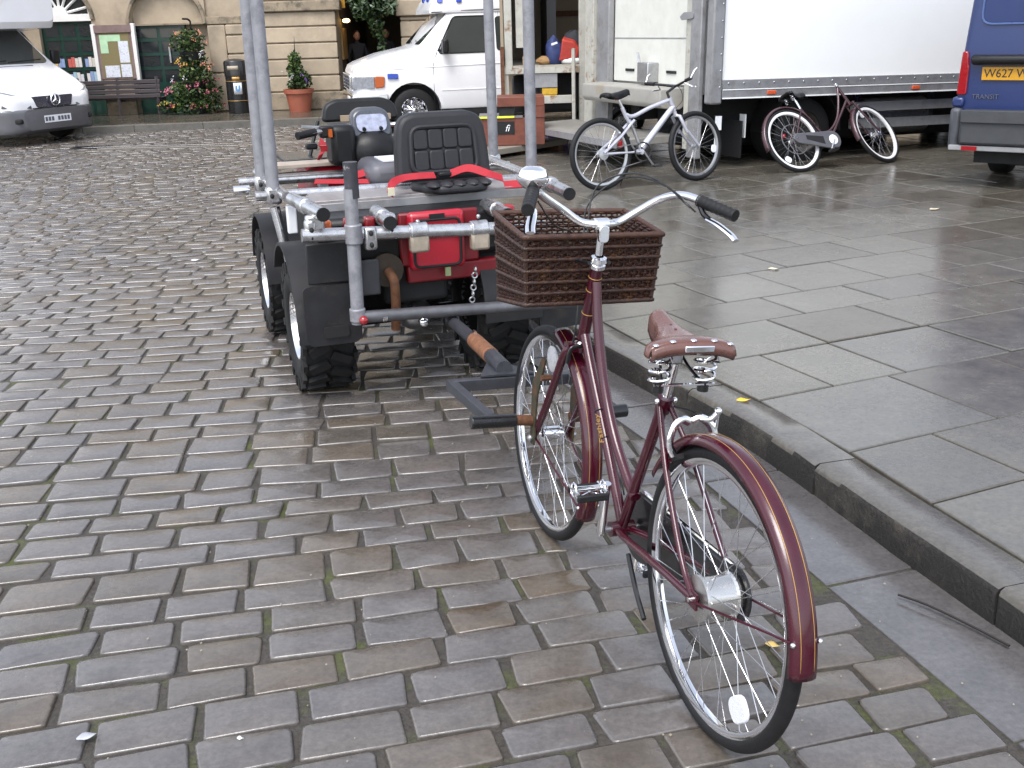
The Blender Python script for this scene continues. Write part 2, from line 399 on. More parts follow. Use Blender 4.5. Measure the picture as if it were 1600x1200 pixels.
KERB = [(-3.0, 3.0), (0.0, 2.10), (2.52, 1.353), (3.105, 1.178), (3.90, .953), (5.02, .48), (6.0, .12), (7.0, -.15), (8.2, -.33), (10, -.45), (14, -.5), (30, -.5)]
KH = .115
def kerbx(y): return lerp_tab(KERB, y)
def farkerb(x): return 19.30 + (x + 7.47) * .139
road = MB().add([(-150, -100, -.0085), (150, -100, -.0085), (150, 200, -.0085), (-150, 200, -.0085)], [(0, 1, 2, 3)]).build('road', M_joint)
tag(road, 'setted road surface with dark mossy joints', None, kind='structure')

THETA = [(0, 14.5), (2.4, 13.2), (3.2, 9.5), (3.9, 6.5), (6, 4.5), (20, 3)]
rs = random.Random(5)
setts = []                                        # (cx, cy, theta, length, width)
v = -1.6
while v < 21.5:
    wd = rs.choice((.125, .138, .145, .152, .160, .19)) if v < 12 else .155
    th = R_(lerp_tab(THETA, v + wd / 2)); vc = v + wd / 2
    u = -11.5 - rs.random() * .3
    while u < 2.4:
        ln = rs.uniform(.20, .285)
        uc = u + ln / 2; y = vc + (uc + .7) * math.tan(th)
        if y > -2.0 and uc + ln * .5 < kerbx(y) - .335 and y < farkerb(uc) - .06 and not (-6.62 < uc < -6.0 and 16.6 < y < 17.0):
            setts.append((uc, y, th, ln, wd))
        elif y > -2.0 and uc - ln * .5 < kerbx(y) - .42 and uc < kerbx(y) - .30 and y < farkerb(uc) - .06:   # cut stone at the gutter
            r = kerbx(y) - .335; l = u
            if r - l > .07: setts.append(((l + r) / 2, y, th, r - l, wd))
        u += ln
    v += wd
def sett_shape(rg, hi=True):
    """unit stone (1 x 1 footprint, top at z = 0): irregular rounded outline, worn arris, slightly domed"""
    q = []
    cr = rg.uniform(.06, .15)
    for (sx, sy) in ((1, 1), (-1, 1), (-1, -1), (1, -1)):
        jx, jy = rg.uniform(-.045, .012), rg.uniform(-.07, .015)
        X, Y = sx * (.5 + jx), sy * (.5 + jy)
        a, b = (X, Y - sy * cr * 1.0), (X - sx * cr * .55, Y)
        c = (X - sx * cr * .13, Y - sy * cr * .25)
        q += [a, c, b] if sx * sy > 0 else [b, c, a]
    rings = [(1.0, -.05), (1.0, -.007), (.982, -.0018), (.93, 0.0)] if hi else [(1.0, -.03), (.99, -.005), (.945, 0.0)]
    vs = []; fs = []; n = len(q)
    for s, z in rings: vs += [(x * s, y * (1 - (1 - s) * 1.4), z + rg.uniform(-.0004, .0004)) for x, y in q]
    for i in range(len(rings) - 1):
        for k in range(n): fs.append((i * n + k, i * n + (k + 1) % n, (i + 1) * n + (k + 1) % n, (i + 1) * n + k))
    c0 = len(vs); vs.append((0, 0, .001)); o = (len(rings) - 1) * n
    for k in range(n): fs.append((o + k, o + (k + 1) % n, c0))
    return vs, fs
SV = [sett_shape(random.Random(100 + i)) for i in range(10)]
SVL = [sett_shape(random.Random(100 + i), False) for i in range(6)]
sett_me = []
for i, (vs, fs) in enumerate(SV):
    mb = MB(); mb.add(vs, fs); sett_me.append(mb.mesh('sett', M_sett, 70))
def vis_score(s):
    p = project((s[0], s[1], 0))
    if not p or not (-20 < p[0] < 1620 and -20 < p[1] < 1225): return 0
    return s[3] * s[4] * 1.6 / p[2] ** 3
order = sorted(range(len(setts)), key=lambda i: -vis_score(setts[i]))
indiv = set(order[:300])
rest_v, rest_f, rest_r = [], [], []
for i, (cx, cy, th, ln, wd) in enumerate(setts):
    gl, gw = ln - rs.uniform(.002, .009), wd - rs.uniform(.001, .006)
    # a few stones are taller blocks of two rows' look; small tilt and level differences
    dz = rs.gauss(0, .0014); tx, ty, tz = rs.gauss(0, .010), rs.gauss(0, .010), rs.gauss(0, .012)
    sink = -.004 if rs.random() < .03 else 0
    Mx = Matrix.Translation((cx, cy, dz + sink)) @ Matrix.Rotation(th + tz, 4, 'Z') @ Matrix.Rotation(tx, 4, 'X') @ Matrix.Rotation(ty, 4, 'Y') @ Matrix.Diagonal((gl, gw, 1, 1))
    if i in indiv:
        inst('sett', rs.choice(sett_me), road, Mx)
    else:
        vs, fs = (SV if cy < 7.5 else SVL)[rs.randrange(6)]
        o = len(rest_v); rest_v += [tuple(Mx @ V(p)) for p in vs]; rest_f += [tuple(k + o for k in f) for f in fs]; rest_r += [rs.random()] * len(fs)
me = bpy.data.meshes.new('setts'); me.from_pydata(rest_v, [], rest_f); me.update()
me.attributes.new('rnd', 'FLOAT', 'FACE').data.foreach_set('value', rest_r)
for p in me.polygons: p.use_smooth = True
me.set_sharp_from_angle(angle=R_(70)); me.materials.append(M_sett_a)
o = bpy.data.objects.new('setts', me); COL.objects.link(o); o.parent = road; o['kind'] = 'stuff'

def slab(poly, z, th, m, name, parent, ch=.006, rg=rs, mesh_only=False, tilt=.0015):
    """flat stone from a plan polygon with a worn chamfer"""
    n = len(poly); cx = sum(p[0] for p in poly) / n; cy = sum(p[1] for p in poly) / n
    a, b = rg.gauss(0, tilt), rg.gauss(0, tilt)
    vs = []; fs = []
    def ring(ins, zz):
        for (x, y) in poly:
            d = max(math.hypot(x - cx, y - cy), 2 * ins + 1e-6); k = 1 - ins / d
            vs.append((cx + (x - cx) * k, cy + (y - cy) * k, zz + a * (x - cx) + b * (y - cy)))
    ring(0, z - th); ring(0, z - ch); ring(ch * .5, z - ch * .3); ring(ch * 1.6, z)
    for i in range(3):
        for k in range(n): fs.append((i * n + k, i * n + (k + 1) % n, (i + 1) * n + (k + 1) % n, (i + 1) * n + k))
    fs.append(tuple(range(3 * n, 4 * n)))
    if mesh_only: return vs, fs
    mb = MB().add(vs, fs); return mb.build(name, m, parent, 5)
# gutter stones beside the kerb
y = -1.8; k = 0
while y < 18.5:
    L_ = rs.uniform(.55, .95); y1 = y + L_; g = .006
    slab([(kerbx(y + g) - .325, y + g + .02), (kerbx(y + g) - .012, y + g + .12), (kerbx(y1 - g) - .012, y1 - g + .12), (kerbx(y1 - g) - .325, y1 - g + .02)], -.002 + rs.gauss(0, .002), .03, M_gutter, 'gutter_stone', road, .004)
    y = y1
# pavement body, kerbstones, flagstones
pv = MB()
ys = [-3, -1.5, 0, 1, 2, 2.52, 3.105, 3.9, 4.5, 5.02, 6, 7, 8.2, 10, 14, 21.0]
n = len(ys)
vs = [(kerbx(y) + .03, y, KH - .016) for y in ys] + [(14.0, y, KH - .016) for y in ys]
pv.add(vs, [(i, n + i, n + i + 1, i + 1) for i in range(n - 1)])
pv.add([(kerbx(y) + .03, y, -.02) for y in ys] + [(kerbx(y) + .03, y, KH - .016) for y in ys], [(i, i + 1, n + i + 1, n + i) for i in range(n - 1)])
pavement = pv.build('pavement', M_joint2); tag(pavement, 'raised stone flagged pavement with a kerb', None, kind='structure')
y = -2.4
KW = .165
while y < 18.5:
    L_ = rs.uniform(.7, 1.15); y1 = y + L_; g = .003
    mb = MB(); pts = []
    m_ = 7
    prof = [(.004, -.03), (-.002, .02), (0.0, KH - .022), (.006, KH - .006), (.02, KH + .001), (KW - .006, KH), (KW, KH - .006), (KW, -.03)]
    vs = []
    for i in range(m_):
        yy = y + g + (L_ - 2 * g) * i / (m_ - 1)
        for (dx, z) in prof:
            j = rs.gauss(0, .003) if 0 < z < KH else 0
            vs.append((kerbx(yy) + dx + j, yy + dx * .30, z + (rs.gauss(0, .0012) if z > KH - .03 else 0)))
    npf = len(prof); fs = []
    for i in range(m_ - 1):
        for k in range(npf - 1): fs.append((i * npf + k, i * npf + k + 1, (i + 1) * npf + k + 1, (i + 1) * npf + k))
    fs += [tuple(range(npf)), tuple(range((m_ - 1) * npf, m_ * npf))]
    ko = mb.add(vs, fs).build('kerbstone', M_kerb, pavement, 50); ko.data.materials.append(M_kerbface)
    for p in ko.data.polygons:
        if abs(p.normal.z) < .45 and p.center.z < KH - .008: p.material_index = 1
    y = y1
FA = R_(24); fu = (math.cos(FA), math.sin(FA)); fv = (-math.sin(FA), math.cos(FA))
def to_uv(x, y): return x * fu[0] + y * fu[1], x * fv[0] + y * fv[1]
def to_xy(u, v): return u * fu[0] + v * fv[0], u * fu[1] + v * fv[1]
ktab = []
for i in range(0, 260):
    y = -3 + i * .1; x = kerbx(y) + KW + .008; uu, vv = to_uv(x, y + KW * .3); ktab.append((vv, uu))
ktab.sort()
flags = []
vcur = 3.40 - .60 * 6 - .463
# course lines measured from the photograph: v of the three clear joints, then irregular courses
lines = sorted([to_uv(.927, 4.16)[1], to_uv(1.096, 3.573)[1], to_uv(1.238, 3.126)[1]])
vl = [lines[0]]
while vl[0] > -3: vl.insert(0, vl[0] - rs.uniform(.42, .60))
vl += lines[1:]
while vl[-1] < 18: vl.append(vl[-1] + rs.uniform(.40, .60))
for v0, v1 in zip(vl, vl[1:]):
    u0, u1 = lerp_tab(ktab, v0), lerp_tab(ktab, v1)
    ul, ur = None, None; a0, a1 = u0, u1; first = True
    while min(a0, a1) < 13:
        L_ = rs.uniform(.38, .80)
        b0 = max(a0, a1) + L_ if first else a0 + L_
        b1 = b0
        first = False; g = rs.uniform(.003, .006)
        poly = [to_xy(a0 + g, v0 + g), to_xy(b0 - g, v0 + g), to_xy(b1 - g, v1 - g), to_xy(a1 + g, v1 - g)]
        flags.append(poly); a0, a1 = b0, b1
def fscore(poly):
    cx = sum(p[0] for p in poly) / 4; cy = sum(p[1] for p in poly) / 4
    p = project((cx, cy, KH))
    if not p or not (-60 < p[0] < 1700 and -60 < p[1] < 1290) or cy < .5: return 0
    return 1 / p[2] ** 3
flags = [f for f in flags if max(p[1] for p in f) < 21 and max(p[0] for p in f) < 13.5]
forder = sorted(range(len(flags)), key=lambda i: -fscore(flags[i])); fin = set(forder[:300])
rv, rf, rr = [], [], []
for i, poly in enumerate(flags):
    z = KH + rs.gauss(0, .0016)
    if i in fin: slab(poly, z, .03, M_flag, 'flagstone', pavement, .005)
    else:
        vs, fs = slab(poly, z, .03, None, '', None, .005, mesh_only=True)
        o = len(rv); rv += vs; rf += [tuple(k + o for k in f) for f in fs]; rr += [rs.random()] * len(fs)
if rv:
    me = bpy.data.meshes.new('flagstones'); me.from_pydata(rv, [], rf); me.update()
    me.attributes.new('rnd', 'FLOAT', 'FACE').data.foreach_set('value', rr); me.materials.append(M_flag_a)
    o = bpy.data.objects.new('flagstones', me); COL.objects.link(o); o.parent = pavement; o['kind'] = 'stuff'
# far pavement in front of the building
fp = MB()
xs = [-14, -7.47, -2.86, 2, 14]
top = [(x, farkerb(x), .12) for x in xs] + [(x, 40, .12) for x in xs]; m_ = len(xs)
fp.add(top, [(i, i + 1, m_ + i + 1, m_ + i) for i in range(m_ - 1)])
M_farpav = stone_mat('far_paving', [(.075, .066, .052)], False, .12, .30, .25)
far_pav = fp.build('far_pavement', M_farpav); tag(far_pav, 'wet raised pavement along the foot of the stone building', None, kind='structure')
x = -14.0
while x < 2:
    x1 = x + rs.uniform(.8, 1.2)
    def fk(dx0, dx1, z0, z1): return [(x + .004, farkerb(x) + dx0, z0), (x1 - .004, farkerb(x1) + dx0, z0), (x1 - .004, farkerb(x1) + dx1, z1), (x + .004, farkerb(x) + dx1, z1)]
    MB().add(fk(-.14, -.14, -.02, .11) + fk(-.12, .0, .125, .125) , [(0, 1, 2, 3), (3, 2, 5, 4), (4, 5, 6, 7), (0, 3, 4, 7), (1, 2, 5, 6)]).build('kerbstone', M_kerb, far_pav)
    x = x1
# drain grating set in the setts
dr = thing('drain_grating', 'dark iron drain grating set in the far setts', 'drain', (-6.31, 16.8, .004), (0, 0, R_(3)))
gm = MB()
gm.bx(-.28, .28, -.17, -.13, -.02, .004).bx(-.28, .28, .13, .17, -.02, .004).bx(-.28, -.24, -.13, .13, -.02, .004).bx(.24, .28, -.13, .13, -.02, .004)
gm.build('frame', M_blackp, dr)
for k in range(9): MB().bx(-.21 + k * .0525 - .011, -.21 + k * .0525 + .011, -.129, .129, -.018, .003).build('bar', M_blackp, dr)
MB().bx(-.24, .24, -.13, .13, -.021, -.0195).build('sump', M_dark, dr)

# ================================================================ stone building across the square
BY = 22.0
bld = thing('stone_building', 'pale stone arcaded building with green doors and a fanlight across the square', 'building', (0, BY, .12))
# local: y = 0 is the wall face, wall body behind; z measured from the pavement (z_world - .12)
def Z(z): return z - .12
bw = MB()
bw.bx(-14, -8.96, .12, .5, 0, 6).bx(-8.96, -5.72, .30, .5, 0, 6).bx(-5.72, -3.2, .12, .5, 0, 6).bx(-1.9, 14, .12, .5, 0, 6).bx(-3.2, -1.9, .12, .5, 2.62, 6)
bw.build('wall', M_stone, bld)
# spandrel stone with arch opening over the blind arch (door) and the fanlight
def arch_plate(x0, x1, zi, zt, xc, r, y0, y1, name, m, seg=18):
    pts = [(x0, zi), (xc - r, zi)] + [(xc + r * math.cos(math.pi - math.pi * k / seg), zi + r * math.sin(math.pi * k / seg)) for k in range(1, seg)] + [(xc + r, zi), (x1, zi), (x1, zt), (x0, zt)]
    return MB().prism(pts, lambda u, v, t: V(u, t, v), y0, y1).build(name, m, bld)
arch_plate(-7.93, -5.72, Z(1.78), 6, -6.48, .70, .06, .29, 'arch_surround', M_stone)
arch_plate(-9.4, -7.932, Z(1.92), 6, -8.55, .62, .062, .29, 'arch_surround', M_stone)
MB().bx(-9.4, -8.96, .06, .29, 0, Z(1.92)).build('jamb', M_stone, bld)
# moulded archivolt rings
for xc, zi, r in ((-6.48, Z(1.78), .74), (-8.55, Z(1.92), .655)):
    pts = [(xc + r * math.cos(math.pi * k / 20), .05, zi + r * math.sin(math.pi * k / 20)) for k in range(21)]
    MB().tube(pts, .045, 6).build('archivolt', M_stonedirt, bld)
# lunette of the blind arch and green door under it
MB().prism([(-7.16, Z(1.78)), (-5.79, Z(1.78)), (-5.79, 2.5), (-7.16, 2.5)], lambda u, v, t: V(u, t, v), .20, .298).build('lunette', M_stone, bld)
def panelled(x0, x1, z0, z1, cols, rows, rowz, glass, name='door'):
    d = MB().bx(x0, x1, .17, .28, z0, z1).build(name, M_green, bld)
    W = (x1 - x0); fr = .07
    zz = [z0 + (z1 - z0) * r for r in rowz]
    for i in range(cols):
        for a, b in zip(zz, zz[1:]):
            xa = x0 + fr + (W - fr) * i / cols; xb = x0 + (W - fr) * (i + 1) / cols
            p = MB().bx(xa, xb, .163, .168, a + .035, b - .035).build('pane', glass, d)
            MB().bx(xa - .012, xb + .012, .150, .1625, b - .035, b - .02).build('glazing_bar', M_green, d)
    return d
panelled(-7.20, -6.18, 0, Z(1.77), 2, 4, (.34, .52, .68, .84, .985), M_glass2)
MB().bx(-6.52, -6.49, .12, .149, .95, 1.25).build('door_handle', M_steel, bld)
MB().bx(-7.15, -5.8, .1, .3, Z(1.77), Z(1.80)).build('lintel', M_stonedirt, bld)
# shop window with books and posters, left of the notice board
shop = panelled(-8.955, -7.90, 0, Z(1.89), 3, 5, (.30, .50, .66, .82, .985), M_glass2, 'shop_window')
pc = [(.55, .12, .10), (.62, .60, .66), (.35, .50, .62), (.70, .45, .12), (.60, .56, .50), (.50, .08, .08), (.65, .62, .60), (.25, .33, .55)]
rp = random.Random(3)
for i in range(3):
    for j in range(2):
        for k in range(4):
            xx = -8.86 + i * .333 + k * .068; zz = .63 + j * .285
            c = rp.choice(pc); mm = mat('cover_%d' % pc.index(c), c, .5, 0, .15, 30)
            MB().bx(xx, xx + .062, .158, .1622, zz, zz + rp.uniform(.14, .2)).build('book_cover', mm, shop)
# white fanlight
fl = MB().bx(-9.17, -7.935, .10, .20, Z(1.89), Z(2.02)).build('transom', M_whitew, bld)
fan = MB().prism([(-8.55 + .61 * math.cos(math.pi * k / 18), Z(2.02) + .61 * math.sin(math.pi * k / 18)) for k in range(19)], lambda u, v, t: V(u, t, v), .19, .24).build('fanlight', M_glass2, bld)
hub = MB().prism([(-8.55 + .16 * math.cos(math.pi * k / 10), Z(2.02) + .16 * math.sin(math.pi * k / 10)) for k in range(11)], lambda u, v, t: V(u, t, v), .12, .188).build('fan_hub', M_whitew, fan)
for k in range(7):
    a = math.pi * (k + .5) / 7
    MB().tube([(-8.55 + .14 * math.cos(a), .16, Z(2.02) + .14 * math.sin(a)), (-8.55 + .6 * math.cos(a), .16, Z(2.02) + .6 * math.sin(a))], .024, 4).build('glazing_bar', M_whitew, fan)
MB().tube([(-8.55 + .60 * math.cos(math.pi * k / 18), .15, Z(2.02) + .60 * math.sin(math.pi * k / 18)) for k in range(19)], .05, 6).build('fan_frame', M_whitew, fan)
# notice board between the arches
nb = thing('notice_board', 'glazed notice board with white posts and pinned papers beside the green doors', 'notice board', (-7.51, BY, Z(.12)))
MB().bx(-.36, .36, -.02, .055, .79, 1.78).build('backboard', M_brownw, nb, bevel=.01)
cork = mat('olive_cork', (.20, .165, .075), .8, 0, .15, 40)
MB().bx(-.29, .29, -.026, -.021, .83, 1.66).build('cork', cork, nb)
MB().bx(-.36, .36, -.05, -.0265, 1.66, 1.80).build('header', M_brownw, nb)
for s in (-1, 1): MB().bx(s * .385 - .035, s * .385 + .035, -.045, .06, .76, 1.82).build('post', M_whitew, nb, bevel=.006)
pale = mat('pale_green_paper', (.42, .62, .40), .7); wp = mat('white_paper', (.66, .68, .74), .7, 0, .12, 30, col2=(.45, .47, .55), c2scale=25)
for (x0, x1, z0, z1, m_) in ((-.28, -.13, 1.28, 1.62, pale), (-.13, .12, 1.50, 1.62, pale), (.07, .26, 1.10, 1.50, wp), (-.24, .04, .83, 1.05, wp), (.07, .27, .83, 1.07, wp)):
    MB().bx(x0, x1, -.031, -.0265, z0, z1).build('paper', m_, nb)
MB().bx(-.30, .28, -.06, .05, .12, .78).build('pedestal', M_stonedirt, nb)
# plain wall bay and impost band
MB().bx(-5.72, -3.30, .04, .11, Z(1.76), Z(1.90)).build('impost_band', M_stonedirt, bld, bevel=.01)
# rusticated piers: one stone per course, chamfered joints
def pier(x0, x1, zs, y0, y1, inset=0.0):
    for i, (a, b) in enumerate(zip(zs, zs[1:])):
        g = .012
        MB().bx(x0 + inset, x1 - inset, y0, y1, Z(a) + g, Z(b) - g).build('stone_block', M_stone, bld, bevel=.016, bseg=2)
    MB().bx(x0 + .02, x1 - .02, y0 + .035, y1, 0, Z(zs[-1])).build('pier_core', M_stonedirt, bld)
pier(-4.74, -3.19, (.46, .76, 1.07, 1.37, 1.67, 1.945), -.10, .11)
MB().bx(-4.78, -3.10, -.16, .11, 0, Z(.45)).build('plinth', M_stonedirt, bld, bevel=.02)
MB().bx(-4.80, -3.08, -.17, .11, Z(1.95), Z(2.14)).build('pier_cap', M_stonedirt, bld, bevel=.02)
pier(-4.74, -3.19, (2.15, 2.5, 2.85, 3.2, 3.6, 4.0), -.09, .11)
pier(-5.34, -4.80, (.40, .80, 1.20, 1.55, 1.75), -.03, .10)
pier(-5.70, -5.36, (.12, .85, 1.75), .03, .10)
# column right of the passage
pier(-1.95, -1.20, (.12, .7, 1.1, 1.42, 1.72, 1.80), -.10, .11)
MB().bx(-2.02, -1.12, -.17, .11, Z(1.81), Z(2.10)).build('pier_cap', M_stone, bld, bevel=.02)
pier(-1.95, -1.20, (2.11, 2.6, 3.1, 3.6), -.09, .11)
# the dark passage
pg = MB()
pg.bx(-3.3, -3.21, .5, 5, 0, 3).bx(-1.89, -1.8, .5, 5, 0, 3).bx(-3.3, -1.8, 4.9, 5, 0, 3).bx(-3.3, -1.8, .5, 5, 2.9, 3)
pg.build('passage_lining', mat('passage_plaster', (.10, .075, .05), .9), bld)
MB().bx(-3.3, -3.02, .14, .2, Z(1.99), Z(2.35)).build('yellow_fascia', mat('yellow_fascia_paint', (.45, .22, .01), .5), bld)
lm = thing('passage_lamp', 'small glowing lamp on the wall inside the dark passage', 'lamp', (-3.10, BY + .75, 1.76))
MB().bx(-.10, .0, -.05, .05, .03, .07).build('bracket', M_blackm, lm)
MB().sph((0, 0, 0), (.075, .06, .04)).build('bulb', mat('lit_bulb', (1, .75, .35), .4, emit=(1, .62, .22), estr=5), lm)
MB().bx(-3.205, -3.17, .55, 1.2, .9, 1.5).build('lit_poster', mat('ochre_poster', (.42, .25, .09), .6), bld)

# ---------------------------------------------------------------- plants
def leafmat(name, col): return mat(name, col, .42, 0, .35, 3, spec=.4)
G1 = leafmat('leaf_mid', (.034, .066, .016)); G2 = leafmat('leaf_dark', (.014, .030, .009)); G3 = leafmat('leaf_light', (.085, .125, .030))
def foliage(clumps, n, size, name, m, parent, rg, shell=.35):
    vs = []; fs = []
    tot = sum(c[1][0] * c[1][1] * c[1][2] for c in clumps) or 1
    for c, r in clumps:
        k = max(6, int(n * (r[0] * r[1] * r[2]) / tot))
        for _ in range(k):
            d = V(rg.gauss(0, 1), rg.gauss(0, 1), rg.gauss(0, 1)).normalized() * (rg.random() ** shell)
            p = V(c) + V(d.x * r[0], d.y * r[1], d.z * r[2])
            a = V(rg.gauss(0, 1), rg.gauss(0, 1), rg.gauss(0, .7)).normalized(); b = a.orthogonal().normalized()
            b = (Matrix.Rotation(rg.uniform(0, 6.28), 3, a) @ b); nn = a.cross(b)
            s = size * rg.uniform(.6, 1.3)
            o = len(vs)
            vs += [p - a * s, p + b * s * .55 + nn * s * .15, p + a * s, p - b * s * .55 + nn * s * .15]; fs += [(o, o + 1, o + 2), (o, o + 2, o + 3)]
    o = MB().add(vs, fs).build(name, m, parent, 30); o['kind'] = 'stuff'; return o
def flowers(pts, size, name, m, parent, rg):
    mb = MB()
    for p in pts:
        for k in range(7):
            q = V(p) + V(rg.gauss(0, size * .75), rg.gauss(0, size * .6), rg.gauss(0, size * .6)); n_ = V(rg.gauss(0, .5), -1, rg.gauss(.3, .5)).normalized(); a = n_.orthogonal().normalized(); b = n_.cross(a); r = size * rg.uniform(.25, .5)
            mb.add([q + a * r, q + b * r * .8 + n_ * r * .3, q - a * r, q - b * r * .9 - n_ * r * .2], [(0, 1, 2, 3)])
    o = mb.build(name, m, parent); o['kind'] = 'stuff'; return o
rg = random.Random(21)
F_pink = mat('pink_petals', (.42, .09, .15), .6, 0, .2, 40); F_yel = mat('yellow_petals', (.50, .30, .02), .6, 0, .2, 40)
F_sal = mat('salmon_petals', (.48, .17, .10), .6, 0, .2, 40); F_wht = mat('white_petals', (.5, .48, .52), .6, 0, .1, 40); F_crim = mat('crimson_petals', (.22, .03, .05), .6, 0, .2, 40)
ft = thing('flower_tower', 'tall tiered planter spilling leaves with pink and yellow flowers beside the bench', 'planter', (-6.03, BY - .38, .12))
tiers = [((.05, 0, 1.33), (.36, .30, .24)), ((.12, 0, .98), (.27, .25, .24)), ((.16, 0, .72), (.38, .3, .26)), ((.08, 0, .38), (.52, .36, .28)), ((.05, 0, .13), (.55, .38, .14)), ((-.42, -.05, .16), (.22, .25, .14))]
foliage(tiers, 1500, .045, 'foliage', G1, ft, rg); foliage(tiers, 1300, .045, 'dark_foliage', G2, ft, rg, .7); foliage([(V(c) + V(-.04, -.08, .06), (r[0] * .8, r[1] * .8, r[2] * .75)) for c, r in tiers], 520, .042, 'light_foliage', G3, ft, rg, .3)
def surf(c, r, n, zmin=-.3):
    out = []
    while len(out) < n:
        d = V(rg.gauss(0, 1), rg.gauss(0, 1), rg.gauss(0, 1)).normalized()
        if d.y < .1 and d.z > zmin: out.append(V(c) + V(d.x * r[0], d.y * r[1], d.z * r[2]) * 1.02)
    return out
flowers(surf(*tiers[0], 9), .034, 'salmon_flowers', F_sal, ft, rg); flowers(surf(*tiers[2], 8, .2), .042, 'pink_flowers', F_sal, ft, rg); flowers([(-.12, -.3, .98), (-.08, -.28, 1.02), (-.02, -.28, .93), (-.45, -.25, .22), (-.6, -.2, .2), (-.25, -.35, .2)], .04, 'yellow_flowers', F_yel, ft, rg)
flowers(surf(*tiers[3], 9, .1) + [(-.43, -.25, .42), (-.40, -.28, .47)], .045, 'deep_pink_flowers', F_pink, ft, rg); flowers(surf(*tiers[4], 6, 0) + [(.55, -.1, .62), (.52, -.15, .45)], .045, 'crimson_flowers', F_crim, ft, rg); flowers([(-.25, -.3, .66), (-.02, -.33, .68), (.35, -.2, 1.15), (.32, -.25, 1.08)], .036, 'white_flowers', F_wht, ft, rg)
MB().tube(spline([(.1, .1, 0), (.1, .1, 1.5), (.1, .05, 1.72), (.0, -.05, 1.75)], 12), .018, 6).build('stem_post', M_blackm, ft)
for zz in (.08, .55, 1.1): MB().lathe([(.05, -.12), (.2, -.1), (.24, .05), (.22, .05), (.02, -.05)], (.1, 0, zz), (0, 0, 1), 16).build('bowl', M_blackp, ft)
# terracotta pot
pt = thing('terracotta_pot', 'orange terracotta pot with a pointed leafy shrub in front of the stone pier', 'plant pot', (-3.93, BY - .55, .12))
MB().lathe([(.0, 0), (.20, 0), (.255, .34), (.285, .34), (.29, .42), (.26, .42), (.25, .36), (.0, .35)], (0, 0, 0), (0, 0, 1), 28).build('pot', M_terra, pt, 50)
cl = [((0, 0, .50), (.20, .2, .14)), ((-.03, 0, .72), (.17, .17, .2)), ((-.02, 0, .95), (.12, .12, .18)), ((.15, 0, .58), (.13, .14, .16))]
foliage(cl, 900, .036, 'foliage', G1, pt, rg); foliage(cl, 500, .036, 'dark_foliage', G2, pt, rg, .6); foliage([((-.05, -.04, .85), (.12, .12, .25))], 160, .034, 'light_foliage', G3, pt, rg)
MB().tube([(0, 0, .36), (-.01, 0, 1.1), (0, 0, 1.38)], .012, 6, radii=[.016, .010, .003]).build('stem', G2, pt)
flowers([(-.24, -.1, .74), (-.1, -.2, .62), (-.06, -.2, .66)], .026, 'white_flowers', F_wht, pt, rg); flowers([(.18, -.12, .62), (.2, -.1, .56), (.12, -.15, .68)], .032, 'purple_flowers', M_purple, pt, rg)
# hanging basket / climber over the passage
hb = thing('hanging_basket', 'leafy hanging basket trailing over the dark passage entrance', 'hanging basket', (-2.42, BY - .35, 1.55))
cl = [((-.05, 0, .62), (.48, .3, .25)), ((-.18, 0, .40), (.26, .22, .25)), ((.25, 0, .42), (.18, .18, .2)), ((.02, 0, .16), (.16, .16, .28)), ((.1, 0, -.15), (.10, .12, .3)), ((-.1, 0, 0.9), (.5, .3, .3))]
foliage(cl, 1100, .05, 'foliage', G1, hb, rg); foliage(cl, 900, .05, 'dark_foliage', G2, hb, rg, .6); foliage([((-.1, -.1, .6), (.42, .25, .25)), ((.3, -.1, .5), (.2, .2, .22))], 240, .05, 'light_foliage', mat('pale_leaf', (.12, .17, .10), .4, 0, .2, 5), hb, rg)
MB().lathe([(.02, 0), (.2, .05), (.26, .22), (.24, .22), (.0, .1)], (0, 0, .5), (0, 0, 1), 16).build('bowl', M_blackp, hb)
for k in range(3):
    a = 2.1 * k; MB().tube([(.24 * math.cos(a), .24 * math.sin(a), .72), (0, 0, 1.7)], .006, 4).build('chain', M_blackm, hb)
# litter bin
bn = thing('litter_bin', 'black cylindrical litter bin with gold bands and a white crest sticker', 'litter bin', (-5.10, BY - .55, .12))
MB().lathe([(0, 0), (.20, 0), (.205, .02), (.205, .68), (.215, .69), (.215, .94), (.20, .97), (.12, 1.0), (0, 1.01)], (0, 0, 0), (0, 0, 1), 32).build('body', M_bin, bn, 40)
for zz in (.24, .60, .70): MB().torus((0, 0, zz), (0, 0, 1), .208, .005, 32, 6).build('band', M_gold, bn)
def curved_patch(r, a0, a1, z0, z1, name, m, parent): return MB().grid(lambda u, v: V(r * math.cos(a0 + (a1 - a0) * u), r * math.sin(a0 + (a1 - a0) * u), z0 + (z1 - z0) * v), 10, 2).build(name, m, parent, solid=.002)
curved_patch(.219, R_(-120), R_(-62), .80, .88, 'slot_plate', mat('bin_label', (.32, .27, .20), .5), bn)
curved_patch(.209, R_(-100), R_(-60), .62, .68, 'gold_lettering_panel', M_gold, bn)
stick = curved_patch(.209, R_(-95), R_(-52), .36, .57, 'sticker', M_plate_w, bn)
a_ = R_(-74)
shield = [(-.045, .06), (.045, .06), (.045, -.01), (.03, -.045), (0, -.065), (-.03, -.045), (-.045, -.01)]
MB().prism(shield, lambda u, v, t: V((.2105 + t) * math.cos(a_ + u / .21), (.2105 + t) * math.sin(a_ + u / .21), .465 + v), .001, .004).build('crest', mat('crest_blue', (.10, .24, .42), .5, 0, .3, 60), stick)
